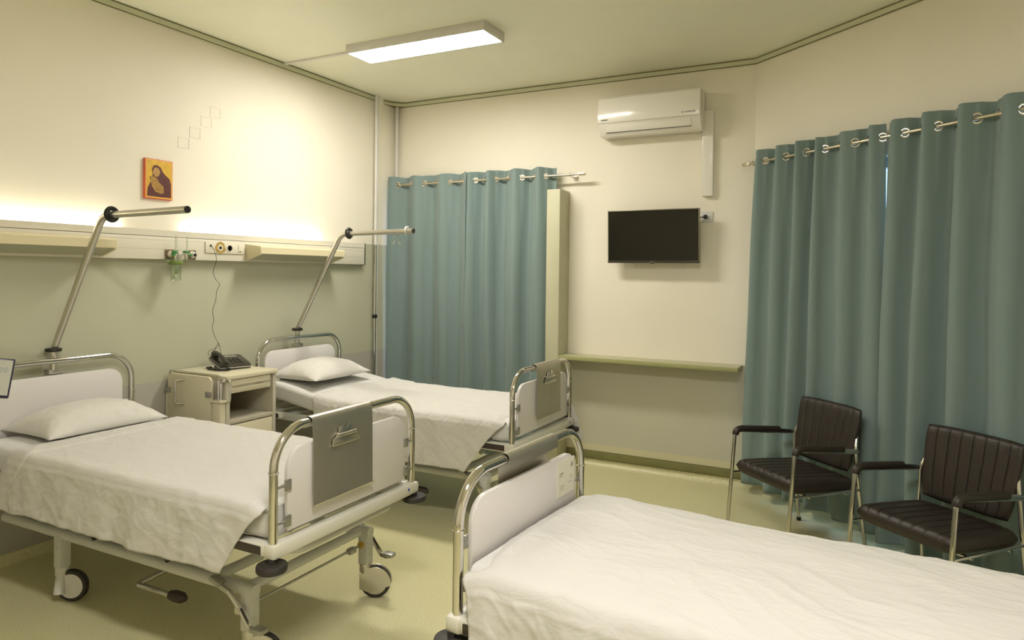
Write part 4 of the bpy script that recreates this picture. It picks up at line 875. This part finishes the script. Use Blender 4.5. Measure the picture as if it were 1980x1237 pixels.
def smooth_path(pts, n=8):
    P = [Vector(p) for p in pts]; out = []
    for i in range(len(P)-1):
        p0, p1, p2, p3 = P[max(i-1, 0)], P[i], P[i+1], P[min(i+2, len(P)-1)]
        for k in range(n):
            u = k/n; out.append(0.5*((2*p1)+(p2-p0)*u+(2*p0-5*p1+4*p2-p3)*u*u+(3*p1-p0-3*p2+p3)*u**3))
    return out+[P[-1]]
b = MB(); X = XL+0.066
pts = [(X, 3.285, 1.770), (X+0.015, 3.305, 1.72), (X+0.01, 3.317, 1.662), (X, 3.301, 1.59), (X, 3.320, 1.54), (X, 3.353, 1.50), (X, 3.330, 1.45), (X, 3.324, 1.391), (X, 3.299, 1.32), (X, 3.309, 1.25), (X, 3.296, 1.20), (X, 3.326, 1.12), (X, 3.352, 1.085), (X+0.01, 3.325, 1.058), (X+0.02, 3.262, 1.046), (X+0.02, 3.250, 1.020), (X+0.01, 3.30, 1.005), (X, 3.372, 1.018), (X+0.02, 3.300, 1.012), (X+0.03, 3.275, 1.010), (X+0.03, 3.300, 1.06), (X+0.02, 3.330, 1.09), (X+0.02, 3.345, 1.06), (X+0.05, 3.330, 0.99), (X+0.08, 3.300, 0.957)]
b.tube(smooth_path(pts), 0.0016, seg=6)
tag(b.build('phone_cable', 'black'), 'thin black telephone cable dangling and looped against the left wall', 'cable')

# ------------------------------------------------------------------ bed handset at the left edge
t = thing('bed_handset', 'grey-faced bed control handset with black coiled cable at the left edge', 'handset', (-3.33, 1.615, 1.125), 0)
fw = Vector((-3.36, 1.60, 0)).normalized(); rt = Vector((fw.y, -fw.x, 0)); upv = Vector((0, 0, 1))
Rh = Matrix((rt, fw, upv)).transposed().to_4x4() @ Matrix.Rotation(math.radians(9), 4, 'Y') @ Matrix.Rotation(math.radians(-8), 4, 'X')
b = MB(); q = MB(); q.box2((-0.050, -0.012, -0.085), (0.050, 0.012, 0.085), 0.006); b.add(q.v, q.f, None, Rh); b.build('casing', 'navy', t)
b = MB(); q = MB(); q.box2((-0.043, -0.0135, -0.072), (0.043, -0.0115, 0.078)); b.add(q.v, q.f, None, Rh); b.build('face', 'handface', t, smooth=False)
b = MB(); q = MB()
for cx in (-0.020, 0.002, 0.022):
    q.torus((cx, -0.0138, 0.038), 0.007, 0.001, (0, 1, 0), 14, 5)
    q.box((cx, -0.0138, 0.026), (0.012, 0.001, 0.002))
q.prism([(-0.012, -0.068), (0.014, -0.068), (0.001, -0.056)], -0.0142, -0.0135, 'xz'); b.add(q.v, q.f, None, Rh); b.build('printed_symbols', 'bluegrey', t)
b = MB(); b.tube(smooth_path([Rh @ Vector((-0.03, 0.004, -0.08)), Rh @ Vector((-0.045, 0.01, -0.14)), Vector((-0.16, -0.16, -0.30)), Vector((-0.22, -0.26, -0.45)), Vector((-0.24, -0.30, -0.60)), Vector((-0.24, -0.30, -1.09))]), 0.009, seg=10); b.build('stand_arm', 'navy', t)
b = MB(); b.cyl((-0.24, -0.30, -1.125), (-0.24, -0.30, -1.085), 0.15, 28, bev=0.008); b.build('stand_base', 'black', t)
b = MB(); o_ = Vector((-0.040, -0.075, 0.0)); pth = smooth_path([Vector(p_)+o_ for p_ in ((-0.17, -0.20, -0.60), (-0.02, 0.06, -0.63), (0.030, 0.03, -0.68), (0.035, 0.02, -0.75), (0.010, 0.02, -0.80), (-0.03, 0.02, -0.76), (-0.06, 0.0, -0.70), (-0.16, -0.16, -0.66))], 6)
b.tube(coil(pth, 0.016, 0.003, 36), 0.0040, seg=6); b.build('coiled_cable', 'black', t)

# ------------------------------------------------------------------ chairs
def chair(label, tpos, spos, extra):
    loc = CR+DR*tpos+NR*spos; rz = math.atan2(DR.y, DR.x)+extra
    t = thing('visitor_chair', label, 'chair', (loc.x, loc.y, 0), rz, 'visitor chairs by the angled wall')
    # local: -y is the front
    def cushion(w, d, th, nr, name, T, axis, flare=0.0, curve=0.0, wrap=0.0, m='leather'):
        b = MB(); nu, nv = 96, 34
        def fn(u, v, top):
            a = u*2-1; c = v*2-1
            rx = 1-0.05*abs(c)**4+flare*c; x = a*w/2*rx; y = c*d/2*(1-0.05*abs(a)**4)
            e = (max(0, 1-abs(a)**14)**0.5)*(max(0, 1-abs(c)**12)**0.5)
            h = th/2*e
            g = abs(((a*0.5+0.5)*nr) % 1-0.5)*2
            if top: h -= 0.0085*math.exp(-((1-g)/0.13)**2)*(1 if abs(a) < 0.97 else 0)*e
            z = (h if top else -h)+curve*a*a+wrap*c*c
            return (x, y, z)
        b.grid(lambda u, v: fn(u, v, True), nu, nv, None, T); b.grid(lambda u, v: fn(u, v, False), nu, nv, None, T)
        o = b.build(name, m, t, ang=70); bm = bmesh.new(); bm.from_mesh(o.data); bmesh.ops.remove_doubles(bm, verts=bm.verts[:], dist=0.0006); bmesh.ops.recalc_face_normals(bm, faces=bm.faces[:]); bm.to_mesh(o.data); bm.free(); return o
    cushion(0.525, 0.480, 0.094, 8, 'seat', Matrix.Translation((0, -0.012, 0.400)) @ Matrix.Rotation(math.radians(-3), 4, 'X'), 0)
    Tb = Matrix.Translation((0, 0.245, 0.640)) @ Matrix.Rotation(math.radians(79), 4, 'X')
    cushion(0.480, 0.385, 0.044, 8, 'backrest', Tb, 0, flare=0.055, curve=0.020)
    for s_ in (-1, 1):
        x = s_*0.268
        b = MB(); b.tube([(x, -0.285, 0.011), (x, -0.235, 0.625), (x, 0.205, 0.588)], 0.0115, 0.035, seg=12); b.build('front_leg', 'chrome', t)
        b = MB(); b.tube([(x*1.02, 0.275, 0.011), (x*0.97, 0.222, 0.42), (x*0.93, 0.215, 0.60), (x*0.78, 0.262, 0.74)], 0.0105, 0.08, seg=12); b.build('rear_leg', 'chrome', t)
        b = MB(); b.tube([(x, -0.232, 0.598), (x, -0.228, 0.628), (x, -0.185, 0.634), (x, 0.100, 0.612)], 0.0205, 0.028, seg=14); b.build('armrest', 'leather', t)
        b = MB(); b.cyl((x, 0.095, 0.607), (x, 0.21, 0.590), 0.0125, 12); b.build('arm_socket', 'chrome' if s_ > 0 else 'black', t)
        for y, h in ((-0.285, 0.012), (0.275, 0.012)):
            b = MB(); b.cyl((x*(1 if y < 0 else 1.02), y, 0.0), (x*(1 if y < 0 else 1.02), y-0.0, 0.022), 0.0145, 12); b.build('foot_cap', 'black', t)
        b = MB(); b.tube([(x, -0.258, 0.362), (x, 0.225, 0.366)], 0.008, seg=10); b.build('side_rail', 'chrome', t)
    for y in (-0.12, 0.14):
        b = MB(); b.tube([(-0.268, y, 0.350), (0.268, y, 0.350)], 0.008, seg=10); b.build('cross_bar', 'chrome', t)
    return t
chair('black leatherette visitor chair with chrome frame, the left one by the curtain', 0.905, 0.475, -math.radians(4.5))
chair('black leatherette visitor chair with chrome frame, the right one nearest the edge', 1.800, 0.475, -math.radians(1.5))
